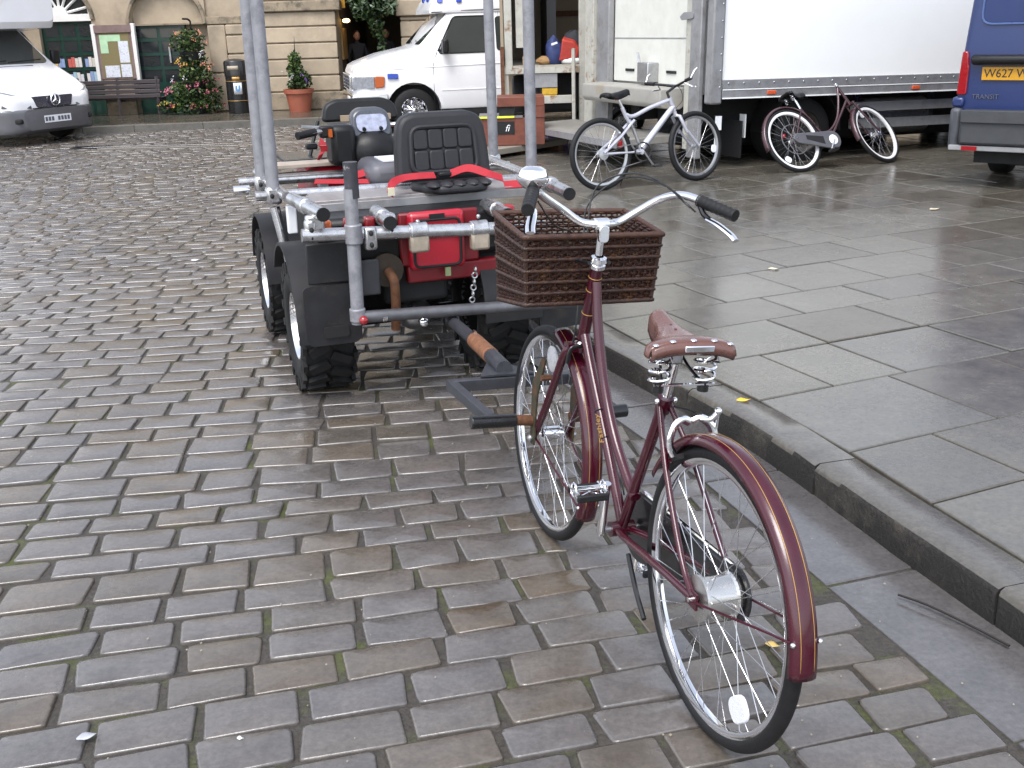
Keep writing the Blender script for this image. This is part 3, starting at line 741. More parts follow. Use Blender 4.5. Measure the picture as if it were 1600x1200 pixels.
# bench
be = thing('park_bench', 'dark slatted wooden bench with its back boards facing the square', 'bench', (-7.44, BY - .42, .12))
for k in range(4): MB().bx(-.82, .82, -.03 + .018 * k, .0 + .018 * k, .33 + k * .088, .33 + k * .088 + .072).build('back_slat', M_bench, be, bevel=.006)
for k in range(4): MB().bx(-.80, .80, .02 + .10 * k, .10 + .10 * k, .30, .33).build('seat_slat', M_bench, be, bevel=.006)
for s in (-.76, 0, .76):
    MB().tube([(s, .0, 0), (s, -.005, .35), (s, .05, .72)], .03, 4).build('leg', M_bench, be)
    MB().tube([(s, .42, 0), (s, .42, .32)], .03, 4).build('leg', M_bench, be)
    MB().tube([(s, .01, .27), (s, .43, .27)], .025, 4).build('rail', M_bench, be)

# ---------------------------------------------------------------- people standing in the passage
def person(label, loc, rz, h, jacket):
    root = thing('person', label, 'person', loc, (0, 0, rz), 'people in the dark passage')
    k = h / 1.75
    J = [((0, 0, .95), .13), ((0, 0, 1.15), .125), ((0, 0, 1.35), .15), ((0, 0, 1.47), .07), ((0, -.01, 1.55), .055),
         ((.17, 0, 1.42), .065), ((.25, 0, 1.15), .050), ((.22, -.12, .92), .038), ((-.17, 0, 1.42), .065), ((-.25, 0, 1.15), .050), ((-.22, -.12, .92), .038),
         ((.10, 0, .88), .095), ((.11, -.02, .48), .065), ((.11, .02, .08), .045), ((.12, -.14, .04), .04),
         ((-.10, 0, .88), .095), ((-.11, -.02, .48), .065), ((-.11, .02, .08), .045), ((-.12, -.14, .04), .04)]
    E_ = [(0, 1), (1, 2), (2, 3), (3, 4), (2, 5), (5, 6), (6, 7), (2, 8), (8, 9), (9, 10), (0, 11), (11, 12), (12, 13), (13, 14), (0, 15), (15, 16), (16, 17), (17, 18)]
    me = bpy.data.meshes.new('body'); me.from_pydata([V(p) * k for p, r in J], E_, []); me.update()
    o = bpy.data.objects.new('body', me); COL.objects.link(o)
    sm = o.modifiers.new('skin', 'SKIN'); sub = o.modifiers.new('sub', 'SUBSURF'); sub.levels = 2
    for i, (p, r) in enumerate(J): me.skin_vertices[0].data[i].radius = (r * k, r * k)
    me.skin_vertices[0].data[0].use_root = True
    m2 = evaluated_mesh(o); bpy.data.objects.remove(o, do_unlink=True); m2.materials.clear(); m2.materials.append(jacket)
    for p in m2.polygons: p.use_smooth = True
    b = inst('body', m2, root, Matrix.Identity(4))
    hd = MB().sph((0, -.02 * k, 1.655 * k), (.078 * k, .098 * k, .118 * k), 18, 12); hd.sph((0, -.12 * k, 1.645 * k), (.014 * k, .02 * k, .024 * k), 8, 6)
    for s in (-1, 1): hd.sph((s * .078 * k, 0, 1.65 * k), (.012 * k, .022 * k, .032 * k), 8, 6)
    h_ = hd.build('head', M_skin, root)
    for s in (-1, 1): MB().sph((s * .03 * k, -.108 * k, 1.665 * k), .011 * k, 8, 6).build('eye', M_ink, h_)
    MB().sph((0, -.106 * k, 1.595 * k), (.026 * k, .012 * k, .006 * k), 8, 6).build('mouth', mat('lips', (.30, .10, .09), .5), h_)
    MB().sph((0, .012 * k, 1.70 * k), (.088 * k, .10 * k, .098 * k), 16, 10).build('hair', M_hair, root)
    for s in (-1, 1):
        hm = MB().sph((s * .215 * k, -.16 * k, .885 * k), (.035 * k, .03 * k, .05 * k), 10, 8)
        for q in range(4): hm.tube([V(s * (.19 + .017 * q), -.175, .85) * k, V(s * (.19 + .017 * q), -.19, .80 + .006 * abs(q - 1)) * k, V(s * (.19 + .017 * q), -.175, .775 + .006 * abs(q - 1)) * k], .009 * k, 6)
        hm.tube([V(s * .185, -.165, .89) * k, V(s * .165, -.19, .86) * k, V(s * .17, -.2, .835) * k], .010 * k, 6)
        hm.build('hand', M_skin, root)
    return root
person('person in dark clothes nearest the stone pier in the passage', (-2.98, BY + 1.3, .12), R_(20), 1.42, M_cloth)
person('person in dark clothes under the hanging basket in the passage', (-2.45, BY + 2.0, .12), R_(-15), 1.45, M_cloth)

# ================================================================ vehicles
class Loft:
    """car body from cross-sections along x: (x, zb, zt, hw, hwt, rt, rb); yc = centre line, belt = height where the sides start to lean in"""
    def __init__(self, st, yc=0.0, belt=1.1): self.st = sorted(st); self.yc = yc; self.belt = belt
    def par(self, x):
        return [lerp_tab([(s[0], s[i]) for s in self.st], x) for i in range(1, 7)]
    def half(self, x, z):
        zb, zt, hw, hwt, rt, rb = self.par(x)
        if z > self.belt and zt > self.belt: return hw - (hw - hwt) * ((z - self.belt) / max(zt - self.belt, .01))
        return hw - .035 * max(0, (.75 - z)) / .5
    def ring(self, x):
        zb, zt, hw, hwt, rt, rb = self.par(x); P = []
        rt = min(rt, (zt - zb) * .45); rb = min(rb, (zt - zb) * .3)
        P.append((0, zb))
        for k in range(3):
            a = R_(-90 + 45 * k); w_ = self.half(x, zb + rb); P.append((w_ - rb + rb * math.cos(a), zb + rb + rb * math.sin(a)))
        z0, z1 = zb + rb, zt - rt
        for f in (.2, .4, .6, .8): z = z0 + (z1 - z0) * f; P.append((self.half(x, z), z))
        wt = self.half(x, z1)
        for k in range(5):
            a = R_(90 * k / 4); P.append((wt - rt + rt * math.cos(a), z1 + rt * math.sin(a)))
        P.append((0, zt + .012 * min(1, hw)))
        full = [(y, z) for y, z in P] + [(-y, z) for y, z in P[-2:0:-1]]
        return [V(x, self.yc + y, z) for y, z in full]
    def mb(self, sub=1):
        xs = []
        for a, b in zip(self.st, self.st[1:]):
            for k in range(sub): xs.append(a[0] + (b[0] - a[0]) * k / sub)
        xs.append(self.st[-1][0])
        R = [self.ring(x) for x in xs]; n = len(R[0]); m = MB(); vs = []; fs = []
        for r in R: vs += r
        for i in range(len(R) - 1):
            for k in range(n): fs.append((i * n + k, i * n + (k + 1) % n, (i + 1) * n + (k + 1) % n, (i + 1) * n + k))
        fs += [tuple(range(n)), tuple(range((len(R) - 1) * n, len(R) * n))]
        return m.add(vs, fs)
    def patch(self, pts, side, t=.004):
        """polygon (x,z) lying on the body side; side -1 = near (low y), +1 = far"""
        m = MB(); n = len(pts)
        f = lambda x, z, o: V(x, self.yc + side * (self.half(x, z) + o), z)
        vs = [f(x, z, -.01) for x, z in pts] + [f(x, z, t) for x, z in pts]
        return m.add(vs, [tuple(range(n)), tuple(range(n, 2 * n))] + [(i, (i + 1) % n, n + (i + 1) % n, n + i) for i in range(n)])
    def line(self, pts, side, r=.005):
        return MB().tube([V(x, self.yc + side * (self.half(x, z) - .0005), z) for x, z in pts], r, 6)
def rounded(poly, r, seg=4):
    out = []; n = len(poly)
    for i in range(n):
        p, a, b = V(*poly[i], 0), V(*poly[i - 1], 0), V(*poly[(i + 1) % n], 0)
        d1 = (a - p); d2 = (b - p); q = min(r, d1.length * .45, d2.length * .45); s, e = p + d1.normalized() * q, p + d2.normalized() * q
        for k in range(seg + 1):
            t = k / seg; c = s * (1 - t) ** 2 + p * 2 * t * (1 - t) + e * t * t; out.append((c.x, c.y))
    return out
def road_wheel(parent, c, ax, R, W, rim, m_rim, spokes=0, dish=.35):
    """wheel as part (rim) with tyre and hub cap as sub-parts; ax points outwards"""
    ax = V(ax).normalized(); c = V(c)
    h = W / 2
    rm = MB().lathe([(0, h * dish), (rim * .30, h * dish), (rim * .42, h * .1), (rim * .80, h * .15), (rim * .92, h * .7), (rim, h * .92), (rim * 1.02, h * .80), (rim * .98, -h * .8)], c, ax, 28)
    o = rm.build('wheel', m_rim, parent, 40)
    MB().lathe([(rim * .97, -h * .85), (rim * 1.02, -h), (R * .86, -h * 1.0), (R * .97, -h * .82), (R, -h * .45), (R * 1.0, 0), (R, h * .45), (R * .97, h * .82), (R * .86, h), (rim * 1.04, h), (rim * .99, h * .85)], c, ax, 36, closed=True).build('tyre', M_tyre, o, 45)
    if spokes:
        u = ax.orthogonal().normalized(); q = ax.cross(u)
        for k in range(spokes):
            a = 2 * math.pi * k / spokes; d = u * math.cos(a) + q * math.sin(a)
            MB().tube([c + d * rim * .25 + ax * h * .55, c + d * rim * .86 + ax * h * .62], rim * .14, 6).build('wheel_spoke', m_rim, o)
        MB().lathe([(0, h * .8), (rim * .2, h * .75), (rim * .3, h * .4)], c, ax, 16).build('hub_cap', M_chrome, o)
    return o

# ---------------------------------------------------------------- white American ambulance van
fd = thing('ambulance_van', 'white high-roofed ambulance van with blue lights nosing out behind the stone pier', 'van', (-1.415, 17.6, 0), (0, 0, R_(12)))
fst = [(-.92, .50, .96, .82, .80, .10, .05), (-.88, .44, 1.03, .92, .88, .12, .06), (-.78, .42, 1.08, .97, .92, .12, .06), (-.42, .40, 1.20, .99, .93, .12, .06), (.02, .36, 1.285, 1.0, .93, .10, .06), (.12, .34, 1.31, 1.0, .92, .08, .06),
       (.42, .34, 1.62, 1.0, .87, .08, .06), (.60, .34, 1.79, 1.0, .845, .08, .06), (.72, .34, 1.85, 1.0, .84, .10, .06), (1.6, .34, 1.88, 1.0, .84, .12, .06), (4.3, .34, 1.88, 1.0, .84, .12, .06)]
F = Loft(fst, 1.0, 1.15)
body = F.mb(2).build('body', M_white, fd, 30)
cut(body, [MB().cyl((0, -.3, .34), (0, .42, .34), .44, seg=28), MB().cyl((3.4, -.3, .34), (3.4, .42, .34), .44, seg=28), MB().cyl((0, 1.6, .34), (0, 2.3, .34), .44, seg=28)])
road_wheel(fd, (0, .14, .345), (0, -1, 0), .345, .23, .205, M_chrome, 8); road_wheel(fd, (3.4, .14, .345), (0, -1, 0), .345, .23, .205, M_chrome, 8); road_wheel(fd, (0, 1.86, .345), (0, 1, 0), .345, .23, .205, M_chrome, 0)
road_wheel(fd, (3.4, 1.86, .345), (0, 1, 0), .345, .23, .205, M_chrome, 0)
for xx in (0, 3.4): MB().bx(xx - .46, xx + .46, .25, 1.75, .2, .72).build('wheel_housing', M_dark, fd)
g = F.patch(rounded([(.43, 1.21), (1.28, 1.215), (1.28, 1.735), (.70, 1.735)], .07), -1, .005).build('window', M_glass, fd)
F.line(rounded([(.42, 1.20), (1.29, 1.205), (1.29, 1.745), (.695, 1.745)], .07) + [(.42, 1.24)], -1, .012).build('window_seal', M_blackp, g)
F.patch(rounded([(1.36, 1.215), (2.2, 1.22), (2.2, 1.735), (1.36, 1.735)], .06), -1, .005).build('window', M_glass, fd)
# windscreen: slab lying on the slope
def ws(x0, z0, x1, z1, w0, w1, n, name, m, par, yc):
    d = V(x1 - x0, 0, z1 - z0).normalized(); nn = V(-d.z, 0, d.x) * n
    poly = rounded([(-w0, 0), (w0, 0), (w1, 1), (-w1, 1)], .12); m_ = MB()
    f = lambda u, v, t: V(x0 + (x1 - x0) * v, yc + u, z0 + (z1 - z0) * v) + nn * t
    return m_.prism(poly, f, -.02, .006).build(name, m, par, 30)
wsn = ws(.145, 1.335, .60, 1.795, .88, .78, 1, 'windscreen', M_glass, fd, 1.0)
MB().tube([(.13, .3, 1.36), (.2, .95, 1.40)], .008, 5).build('wiper', M_blackp, wsn); MB().tube([(.13, 1.0, 1.36), (.2, 1.6, 1.40)], .008, 5).build('wiper', M_blackp, wsn)
MB().prism(rounded([(.36, .16), (.44, .16), (.44, .26), (.36, .26)], .02), lambda u, v, t: V(.145 + .455 * .22 + t * -.7 + (u - .4) * 0, v + .02, 1.335 + .46 * .22 + t * .7), .010, .014).build('sticker', M_plate_w, wsn)
# raised roof with blue lights
rf = Loft([(.34, 1.80, 1.86, .80, .76, .03, .02), (.42, 1.80, 2.0, .86, .80, .08, .02), (.62, 1.80, 2.24, .88, .80, .1, .02), (4.28, 1.80, 2.36, .88, .80, .14, .02)], 1.0, 1.9)
roof = rf.mb(1).build('high_roof', M_white, fd, 35)
MB().tube([(.36, .145, 1.815), (1.0, .125, 1.835), (4.2, .12, 1.86)], .012, 6).build('roof_gutter', M_silverp, roof)
for xx in (.50, .80, 1.62):
    MB().prism(rounded([(xx - .045, 1.95), (xx + .045, 1.95), (xx + .045, 2.16), (xx - .045, 2.16)], .03), lambda u, v, t: V(u, 1.0 - rf.half(u, v) - t, v), -.005, .03).build('blue_light', M_bluelamp, roof, bevel=.008)
for yy in (.75, 1.25): MB().box((.42, yy, 2.02), (.06, .16, .09)).build('blue_light', M_bluelamp, roof, bevel=.01)
# front end
MB().prism([(-.99, .46), (-.96, .62), (-.40, .625), (-.40, .47), (-.85, .45)], lambda u, v, t: V(u, t, v), -.02, 2.02).build('bumper', M_chrome, fd, bevel=.02)
MB().bx(-.95, -.43, .0, 2.0, .28, .455).build('valance', M_bumper, fd, bevel=.03)
gr = MB().bx(-.96, -.87, .34, 1.66, .66, .92).build('grille', M_chrome, fd, bevel=.02)
for k in range(4): MB().bx(-.968, -.95, .38, 1.62, .685 + k * .056, .685 + k * .056 + .030).build('grille_slot', M_dark, gr)
for yy in (.38, .69, 1.0, 1.31, 1.62): MB().bx(-.973, -.96, yy - .008, yy + .008, .67, .91).build('grille_bar', M_chrome, gr)
MB().prism([(-.07, 0), (-.04, .035), (.04, .035), (.07, 0), (.04, -.035), (-.04, -.035)], lambda u, v, t: V(-.973 - t, 1.0 + u, .80 + v), 0, .006).build('badge', mat('badge_blue', (.02, .05, .2), .3), gr)
for s, y0 in ((-1, .05), (1, 1.68)):
    hl = MB().bx(-.955, -.87, y0, y0 + .27, .70, .90).build('headlamp', M_lamp, fd, bevel=.02)
    MB().prism(rounded([(-.93, .705), (-.61, .705), (-.60, .895), (-.92, .895)], .02), lambda u, v, t: V(u, 1.0 + s * (F.half(max(u, -.86), v) - .005 + t), v), -.02, .03).build('lamp_lens', M_lamp, hl, bevel=.008)
    MB().prism(rounded([(-.60, .71), (-.455, .725), (-.44, .885), (-.60, .895)], .03), lambda u, v, t: V(u, 1.0 + s * (F.half(u, v) - .005 + t), v), -.02, .03).build('indicator', M_amber, hl, bevel=.01)
    MB().prism([(-.40, .845), (-.235, .84), (-.235, .92), (-.40, .93)], lambda u, v, t: V(u, 1.0 + s * (F.half(u, v) + t), v), -.01, .03).build('blue_light', M_bluelamp, fd, bevel=.008)
MB().bx(-1.015, -.993, .06, .36, .475, .60).build('number_plate', M_plate_w, fd)
for pts in ([(.33, .36), (.33, .64), (.33, 1.03), (.40, 1.22)], [(1.42, .36), (1.42, 1.0), (1.42, 1.8)]): F.line(pts, -1, .004).build('door_gap', M_blackp, fd)
F.line([(.45, .645), (1.5, .65), (2.9, .65)], -1, .009).build('side_moulding', M_white, fd); F.line([(-.3, .99), (.33, 1.005), (1.5, 1.03), (4.2, 1.05)], -1, .007).build('body_crease', M_white, fd)
MB().bx(.5, 2.9, .05, 1.9, .22, .34).build('sill', M_dark, fd)
mirror = MB().bx(.46, .56, -.24, -.04, 1.20, 1.42).build('mirror', M_blackp, fd, bevel=.03)
MB().tube([(.52, .05, 1.22), (.51, -.1, 1.27)], .015, 6).build('mirror_arm', M_blackp, mirror)

# ---------------------------------------------------------------- white van with overcab box, far left
sp = thing('overcab_van', 'white van with a box body overhanging its cab parked at the left edge', 'van', (-7.16, 17.75, 0), (0, 0, R_(-27)))
sst = [(-.0, .34, .70, .62, .60, .08, .08), (-.05, .26, .76, .76, .73, .10, .08), (-.16, .22, .84, .88, .84, .12, .08), (-.40, .20, .97, .94, .88, .12, .08), (-.80, .20, 1.16, .95, .86, .10, .08), (-.88, .20, 1.20, .95, .86, .08, .08), (-1.50, .22, 1.78, .95, .80, .08, .08), (-1.7, .22, 1.85, .95, .80, .08, .08), (-2.2, .22, 1.85, .95, .80, .08, .08)]
P = Loft(sst, 0, 1.1)
sbody = P.mb(2).build('cab', M_white, sp, 30)
cut(sbody, [MB().cyl((-.85, -1.3, .34), (-.85, -.62, .34), .40, seg=26), MB().cyl((-.85, .62, .34), (-.85, 1.3, .34), .40, seg=26)])
for s in (-1, 1): road_wheel(sp, (-.85, s * .80, .335), (0, s, 0), .335, .21, .20, M_steel, 0); MB().bx(-1.25, -.45, min(s * .45, s * .68), max(s * .45, s * .68), .2, .74).build('wheel_housing', M_dark, sp)
wsp = ws(-.88, 1.215, -1.47, 1.765, .80, .72, -1, 'windscreen', M_glass, sp, 0)
MB().tube([(-.90, -.7, 1.24), (-.93, .0, 1.27)], .010, 5).build('wiper', M_blackp, wsp); MB().tube([(-.90, .02, 1.24), (-.93, .68, 1.27)], .010, 5).build('wiper', M_blackp, wsp)
MB().bx(-.86, -.82, -.42, .42, 1.168, 1.188).build('bonnet_vent', M_dark, sp)
for s in (-1, 1):
    P.patch(rounded([(-1.0, 1.2), (-2.0, 1.2), (-2.0, 1.72), (-1.42, 1.72)], .06), s, .005).build('window', M_glass, sp)
    hl = MB().grid(lambda u, v: V(lerp_tab([(0, -.012), (.4, -.055), (.75, -.17), (1, -.36)], u) - (.045 * v) + .012, s * lerp_tab([(0, .44), (.4, .70), (.75, .86), (1, .925)], u), .56 + .04 * u + (.16 + .14 * u) * v), 8, 4).build('headlamp', M_lamp, sp, solid=.03)
    m_ = MB().box((-1.02, s * 1.06, 1.3), (.10, .16, .24)).build('mirror', M_blackp, sp, bevel=.03)
    MB().tube([(-1.05, s * .9, 1.22), (-1.02, s * 1.03, 1.24)], .015, 6).build('mirror_arm', M_blackp, m_)
gp = MB().prism(rounded([(-.40, .74), (.40, .74), (.33, .575), (-.33, .575)], .03), lambda u, v, t: V(.022 - abs(u) ** 2 * .16 - (v - .575) * .10 + t, u, v), -.02, .02).build('grille', mat('grille_dark', (.015, .014, .03), .3, 0, .1, 20, coat=.3), sp, bevel=.006)
for k in range(3): MB().tube([(.045 - .0575 - (.02 + .05 * k) * .10 + abs(u) * -.03, u, .60 + k * .05) for u in (-.34, 0, .34)], .006, 5).build('grille_bar', M_silverp, gp)
# three pointed star in a ring
star = MB().torus((.055, 0, .675), (1, 0, 0), .085, .010, 28, 6)
for k in range(3):
    a = R_(90 + 120 * k); star.tube([(.055, 0, .675), (.055, .085 * math.cos(a), .675 + .085 * math.sin(a))], .014, 5, radii=[.020, .004])
star.build('star_emblem', M_chrome, gp)
bst = [(-.0, .22, .555, .70, .70, .05, .06), (.045, .24, .545, .62, .62, .05, .06), (-.10, .18, .56, .86, .86, .05, .06), (-.30, .18, .57, .955, .955, .05, .06), (-.47, .18, .58, .965, .965, .05, .06)]
Bp = Loft(bst, 0, 2); bmp = Bp.mb(2).build('bumper', M_silverp, sp, 35)
for s in (-1, 1): MB().box((-.055, s * .62, .385), (.12, .24, .075), Matrix.Rotation(s * -.42, 3, 'Z')).build('bumper_slot', M_dark, bmp, bevel=.02)
MB().bx(-.2, .035, -.42, .42, .545, .57).build('bumper_grille', M_dark, bmp)
npl = MB().bx(.035, .052, -.26, .26, .335, .445).build('number_plate', M_plate_w, sp)
for k, wd_ in enumerate((.05, .05, .05, .05, 0, .05, .05, .05)):
    if wd_: MB().bx(.0522, .0535, .23 - k * .062 - .046, .23 - k * .062, .358, .422).build('plate_character', mat('grey_ink', (.10, .10, .13), .5), npl)
bxl = Loft([(-.72, 1.86, 2.6, .90, .90, .08, .10), (-.86, 1.76, 3.0, .985, .985, .10, .06), (-1.6, 1.72, 3.1, 1.02, 1.02, .08, .04), (-1.75, .62, 3.1, 1.03, 1.03, .08, .03), (-5.2, .62, 3.1, 1.03, 1.03, .08, .03)], 0, 5)
bxl.mb(1).build('box_body', M_white, sp, 30)
for s in (-1, 1): road_wheel(sp, (-4.0, s * .83, .335), (0, s, 0), .335, .21, .20, M_steel, 0)
MB().bx(-5.1, -1.9, -.5, .5, .42, .62).build('chassis', M_dark, sp)

# ---------------------------------------------------------------- white box truck, rear corner towards us
tk = thing('box_truck', 'long white box truck with grey riveted rail and closed rear shutter', 'truck', (2.09, 11.30, .105), (0, R_(1.15), R_(22)))
TZ = -.105
def tz(z): return z + TZ
MB().bx(.12, 4.3, .012, 2.40, tz(.86), tz(3.3)).build('box_body', M_whitebox, tk)
MB().bx(.125, 4.3, -.014, .0115, tz(.93), tz(1.02)).build('upper_rail', M_rail, tk, bevel=.004); rl = MB().bx(.125, 4.3, -.022, .0105, tz(.835), tz(.926)).build('lower_rail', M_rail, tk, bevel=.004)
MB().bx(.125, 4.3, -.026, -.0225, tz(.918), tz(.928)).build('rail_lip', M_whitebox, rl); MB().bx(.125, 4.3, -.03, -.0225, tz(.832), tz(.845)).build('rail_lip', M_whitebox, rl)
for k in range(23): MB().sph((.2 + k * .185, -.016, tz(.985)), (.011, .006, .011), 8, 6).build('rivet', M_steel, rl)
for xx in (.72, 2.62): MB().bx(xx - .055, xx + .055, -.037, -.0225, tz(.862), tz(.902)).build('marker_lamp', mat('orange_marker', (.55, .09, .03), .25, 0, .2, 60), rl, bevel=.006)
cp = MB().bx(-.02, .12, -.03, .10, tz(.78), tz(3.3)).build('corner_post', M_rail, tk, bevel=.02)
for k in range(8): MB().sph((.085, -.031, tz(.95 + k * .16)), (.010, .006, .010), 8, 6).build('rivet', M_steel, cp)
MB().bx(-.06, -.0, .14, .34, tz(.22), tz(3.3)).build('lift_column', M_rail, tk, bevel=.012)
MB().bx(-.05, -.01, .345, .44, tz(.30), tz(3.3)).build('lift_channel', M_rustwhite, tk, bevel=.006)
MB().prism([(-.07, .0), (-.07, .22), (-.07, .42), (-.07, .46)], lambda u, v, t: V(u, v, t), 0, 1) if False else None
sh = MB().bx(.02, .06, .44, 2.15, tz(.95), tz(3.3)).build('roller_shutter', M_shutter, tk)
for k in range(3): MB().bx(.016, .0195, .45, 2.14, tz(1.42 + .48 * k), tz(1.43 + .48 * k)).build('shutter_seam', M_rail, sh)
for yy in (.82, 1.75): MB().bx(.008, .0195, yy - .10, yy + .10, tz(1.06), tz(1.09)).build('pull_slot', M_dark, sh)
MB().bx(-.12, .019, 1.10, 1.34, tz(.955), tz(1.17)).build('latch_box', M_steel, sh, bevel=.01); MB().tube([(-.06, 1.36, tz(1.10)), (-.06, 1.44, tz(1.27))], .018, 6).build('latch_handle', M_steel, sh)
MB().prism(rounded([(.30, 1.62), (.52, 1.60), (.56, 1.635), (.48, 1.68), (.30, 1.68)], .02), lambda u, v, t: V(-.075 + t, u - .02, tz(v)), 0, .012).build('door_check', M_rail, tk)
MB().prism(rounded([(-.30, .76), (-.27, .72), (-.05, .70), (0, .74), (0, .93), (-.30, .915)], .02), lambda u, v, t: V(u, t, tz(v)), .50, 2.35).build('lift_beam', mat('stained_grey_panel', (.30, .29, .265), .5, 0, .12, 5, col2=(.28, .25, .20), c2scale=4), tk, bevel=.01)
MB().bx(-.06, .02, 2.16, 2.46, tz(.25), tz(3.3)).build('lift_column', M_rail, tk, bevel=.012)
MB().bx(-.10, .0, 2.48, 2.70, tz(.25), tz(3.3)).build('door_edge', M_rustwhite, tk, bevel=.008)
lf = MB().prism([(-.78, .385), (-.74, .41), (-.06, .44), (-.06, .36), (-.74, .345)], lambda u, v, t: V(u, t, tz(v)), .55, 3.05).build('tail_lift', mat('lift_deck', (.24, .23, .21), .5, .3, .15, 5, col2=(.25, .23, .20), c2scale=4), tk, bevel=.005)
MB().bx(-.80, -.775, .54, 3.06, tz(.33), tz(.40)).build('lift_lip', M_rail, lf); MB().bx(-.76, -.73, .50, .54, tz(.34), tz(.42)).build('red_marker', M_redr, lf)
MB().bx(-.80, -.70, 2.98, 3.10, tz(.36), tz(.43)).build('lift_roller', M_rail, lf, bevel=.02)
for yy in (.9, 2.3): MB().tube([(-.06, yy, tz(.42)), (.25, yy, tz(.62))], .05, 6).build('lift_arm', M_blackm, tk)
# chassis, wheels, side guards
MB().bx(1.72, 4.25, .62, 1.75, tz(.30), tz(.80)).build('underbody_blocker', M_dark, tk, bevel=.03); MB().bx(.3, 1.7, .80, 1.6, tz(.26), tz(.82)).build('axle_blocker', M_dark, tk, bevel=.03); MB().bx(1.7, 4.3, 2.28, 2.36, tz(.16), tz(.84)).build('side_blocker', M_dark, tk)  # dark boxes added to block the bright ground seen under the truck
MB().bx(.1, 5.6, .55, .75, tz(.52), tz(.85)).build('chassis_rail', M_dark, tk); MB().bx(.1, 5.6, 1.65, 1.85, tz(.52), tz(.85)).build('chassis_rail', M_dark, tk)
for yy, s in ((.20, -1), (.48, -1), (1.92, 1), (2.2, 1)): road_wheel(tk, (1.25, yy, tz(.45)), (0, s, 0), .36, .22, .21, mat('dirty_hub', (.05, .045, .04), .6, .2, .3, 10), 0, -.3)
for s in (0.06, 2.0): MB().lathe([(.44, 0), (.44, .36), (.46, .36), (.46, 0)], (1.25, s, tz(.45)), (0, 1, 0), 16, closed=True, a0=math.pi, a1=2 * math.pi, ref=(1, 0, 0)).build('mudguard', M_blackp, tk)
MB().bx(.42, .44, .05, .42, tz(.22), tz(.60)).build('mudflap', M_rubber, tk)
MB().bx(.50, .515, .10, .20, tz(.42), tz(.66)).build('white_plate', M_plate_w, tk); MB().bx(.10, .16, .02, .05, tz(.52), tz(.66)).build('white_reflector', M_plate_w, tk); MB().bx(.10, .15, .02, .05, tz(.36), tz(.46)).build('white_reflector', M_plate_w, tk)
MB().sph((.95, .03, tz(.42)), .03, 8, 6).build('side_lamp', M_redr, tk)
for zz in (.46, .64): MB().bx(1.85, 4.2, .07, .10, tz(zz), tz(zz + .10)).build('side_guard', M_rail if zz > .5 else M_steel, tk)
for xx in (1.95, 3.0, 4.1): MB().bx(xx - .03, xx + .03, .11, .16, tz(.46), tz(.85)).build('guard_post', M_blackm, tk)
MB().cyl((2.3, .5, tz(.55)), (3.2, .5, tz(.55)), .2, seg=18).build('fuel_tank', M_steel, tk)
MB().bx(4.42, 5.9, .1, 2.3, tz(.45), tz(2.3)).build('cab', M_white, tk, bevel=.12)
for yy, s in ((.22, -1), (2.18, 1)): road_wheel(tk, (5.2, yy - .12 * 0, tz(.45)), (0, s, 0), .36, .22, .21, M_steel, 0)

# ---------------------------------------------------------------- open lorry body left of it
ol = thing('open_truck', 'rust stained truck body standing open with shelves of gear inside', 'truck', (0, 14.5, .115))
def oz(z): return z - .115
MB().bx(.03, .13, -.05, .06, oz(1.06), oz(3.2)).build('door_post', M_rustwhite, ol, bevel=.008); MB().bx(.03, .07, -.04, .04, oz(.55), oz(1.04)).build('door_post', M_rustwhite, ol)
MB().bx(-.03, .02, -.09, -.05, oz(.66), oz(1.34)).build('edge_strip', M_rust, ol)
MB().bx(.18, .32, .02, .08, oz(1.32), oz(3.2)).build('inner_panel', M_rustwhite, ol)
MB().bx(.985, 1.10, -.05, .07, oz(.30), oz(3.2)).build('door_post', M_rustwhite, ol, bevel=.008)
MB().bx(.0, 2.2, 3.0, 3.05, oz(.5), oz(3.2)).build('front_panel', M_ply, ol); MB().bx(-.02, .02, .06, 3.0, oz(1.0), oz(3.2)).build('side_panel', M_ply, ol); MB().bx(2.18, 2.22, .06, 3.0, oz(.5), oz(3.2)).build('side_panel', M_ply, ol)
MB().bx(-.02, 2.22, .05, 3.05, oz(3.2), oz(3.25)).build('roof', M_whitebox, ol)
MB().bx(.0, 2.2, -.04, 3.0, oz(1.0), oz(1.10)).build('floor', mat('bed_boards', (.34, .31, .26), .6, 0, .2, 6, col2=(.2, .17, .12), c2scale=5), ol)
MB().bx(.60, .72, .5, 2.9, oz(1.11), oz(3.15)).build('partition', mat('charcoal_panel', (.014, .016, .019), .6), ol)
MB().bx(.73, 2.17, 2.95, 2.99, oz(1.70), oz(1.78)).build('batten', M_rust, ol)
MB().bx(.0, .98, -.055, -.041, oz(1.0), oz(1.075)).build('floor_edge', M_rustwhite, ol)
MB().bx(.40, .70, -.03, .25, oz(.82), oz(.99)).build('step_box', M_rail, ol); MB().bx(.38, .90, -.10, -.02, oz(.62), oz(.72)).build('lower_beam', M_rustwhite, ol, bevel=.006)
MB().tube([(.90, -.25, oz(.30)), (.90, -.20, oz(1.30))], .025, 6).build('grab_pole', M_rustwhite, ol)
for xx in (.25, 1.9): road_wheel(ol, (xx, 1.6, .40), (-1 if xx < 1 else 1, 0, 0), .40, .24, .23, M_steel, 0)
MB().bx(.5, 1.7, .3, 2.95, oz(.52), oz(.99)).build('chassis', M_dark, ol)
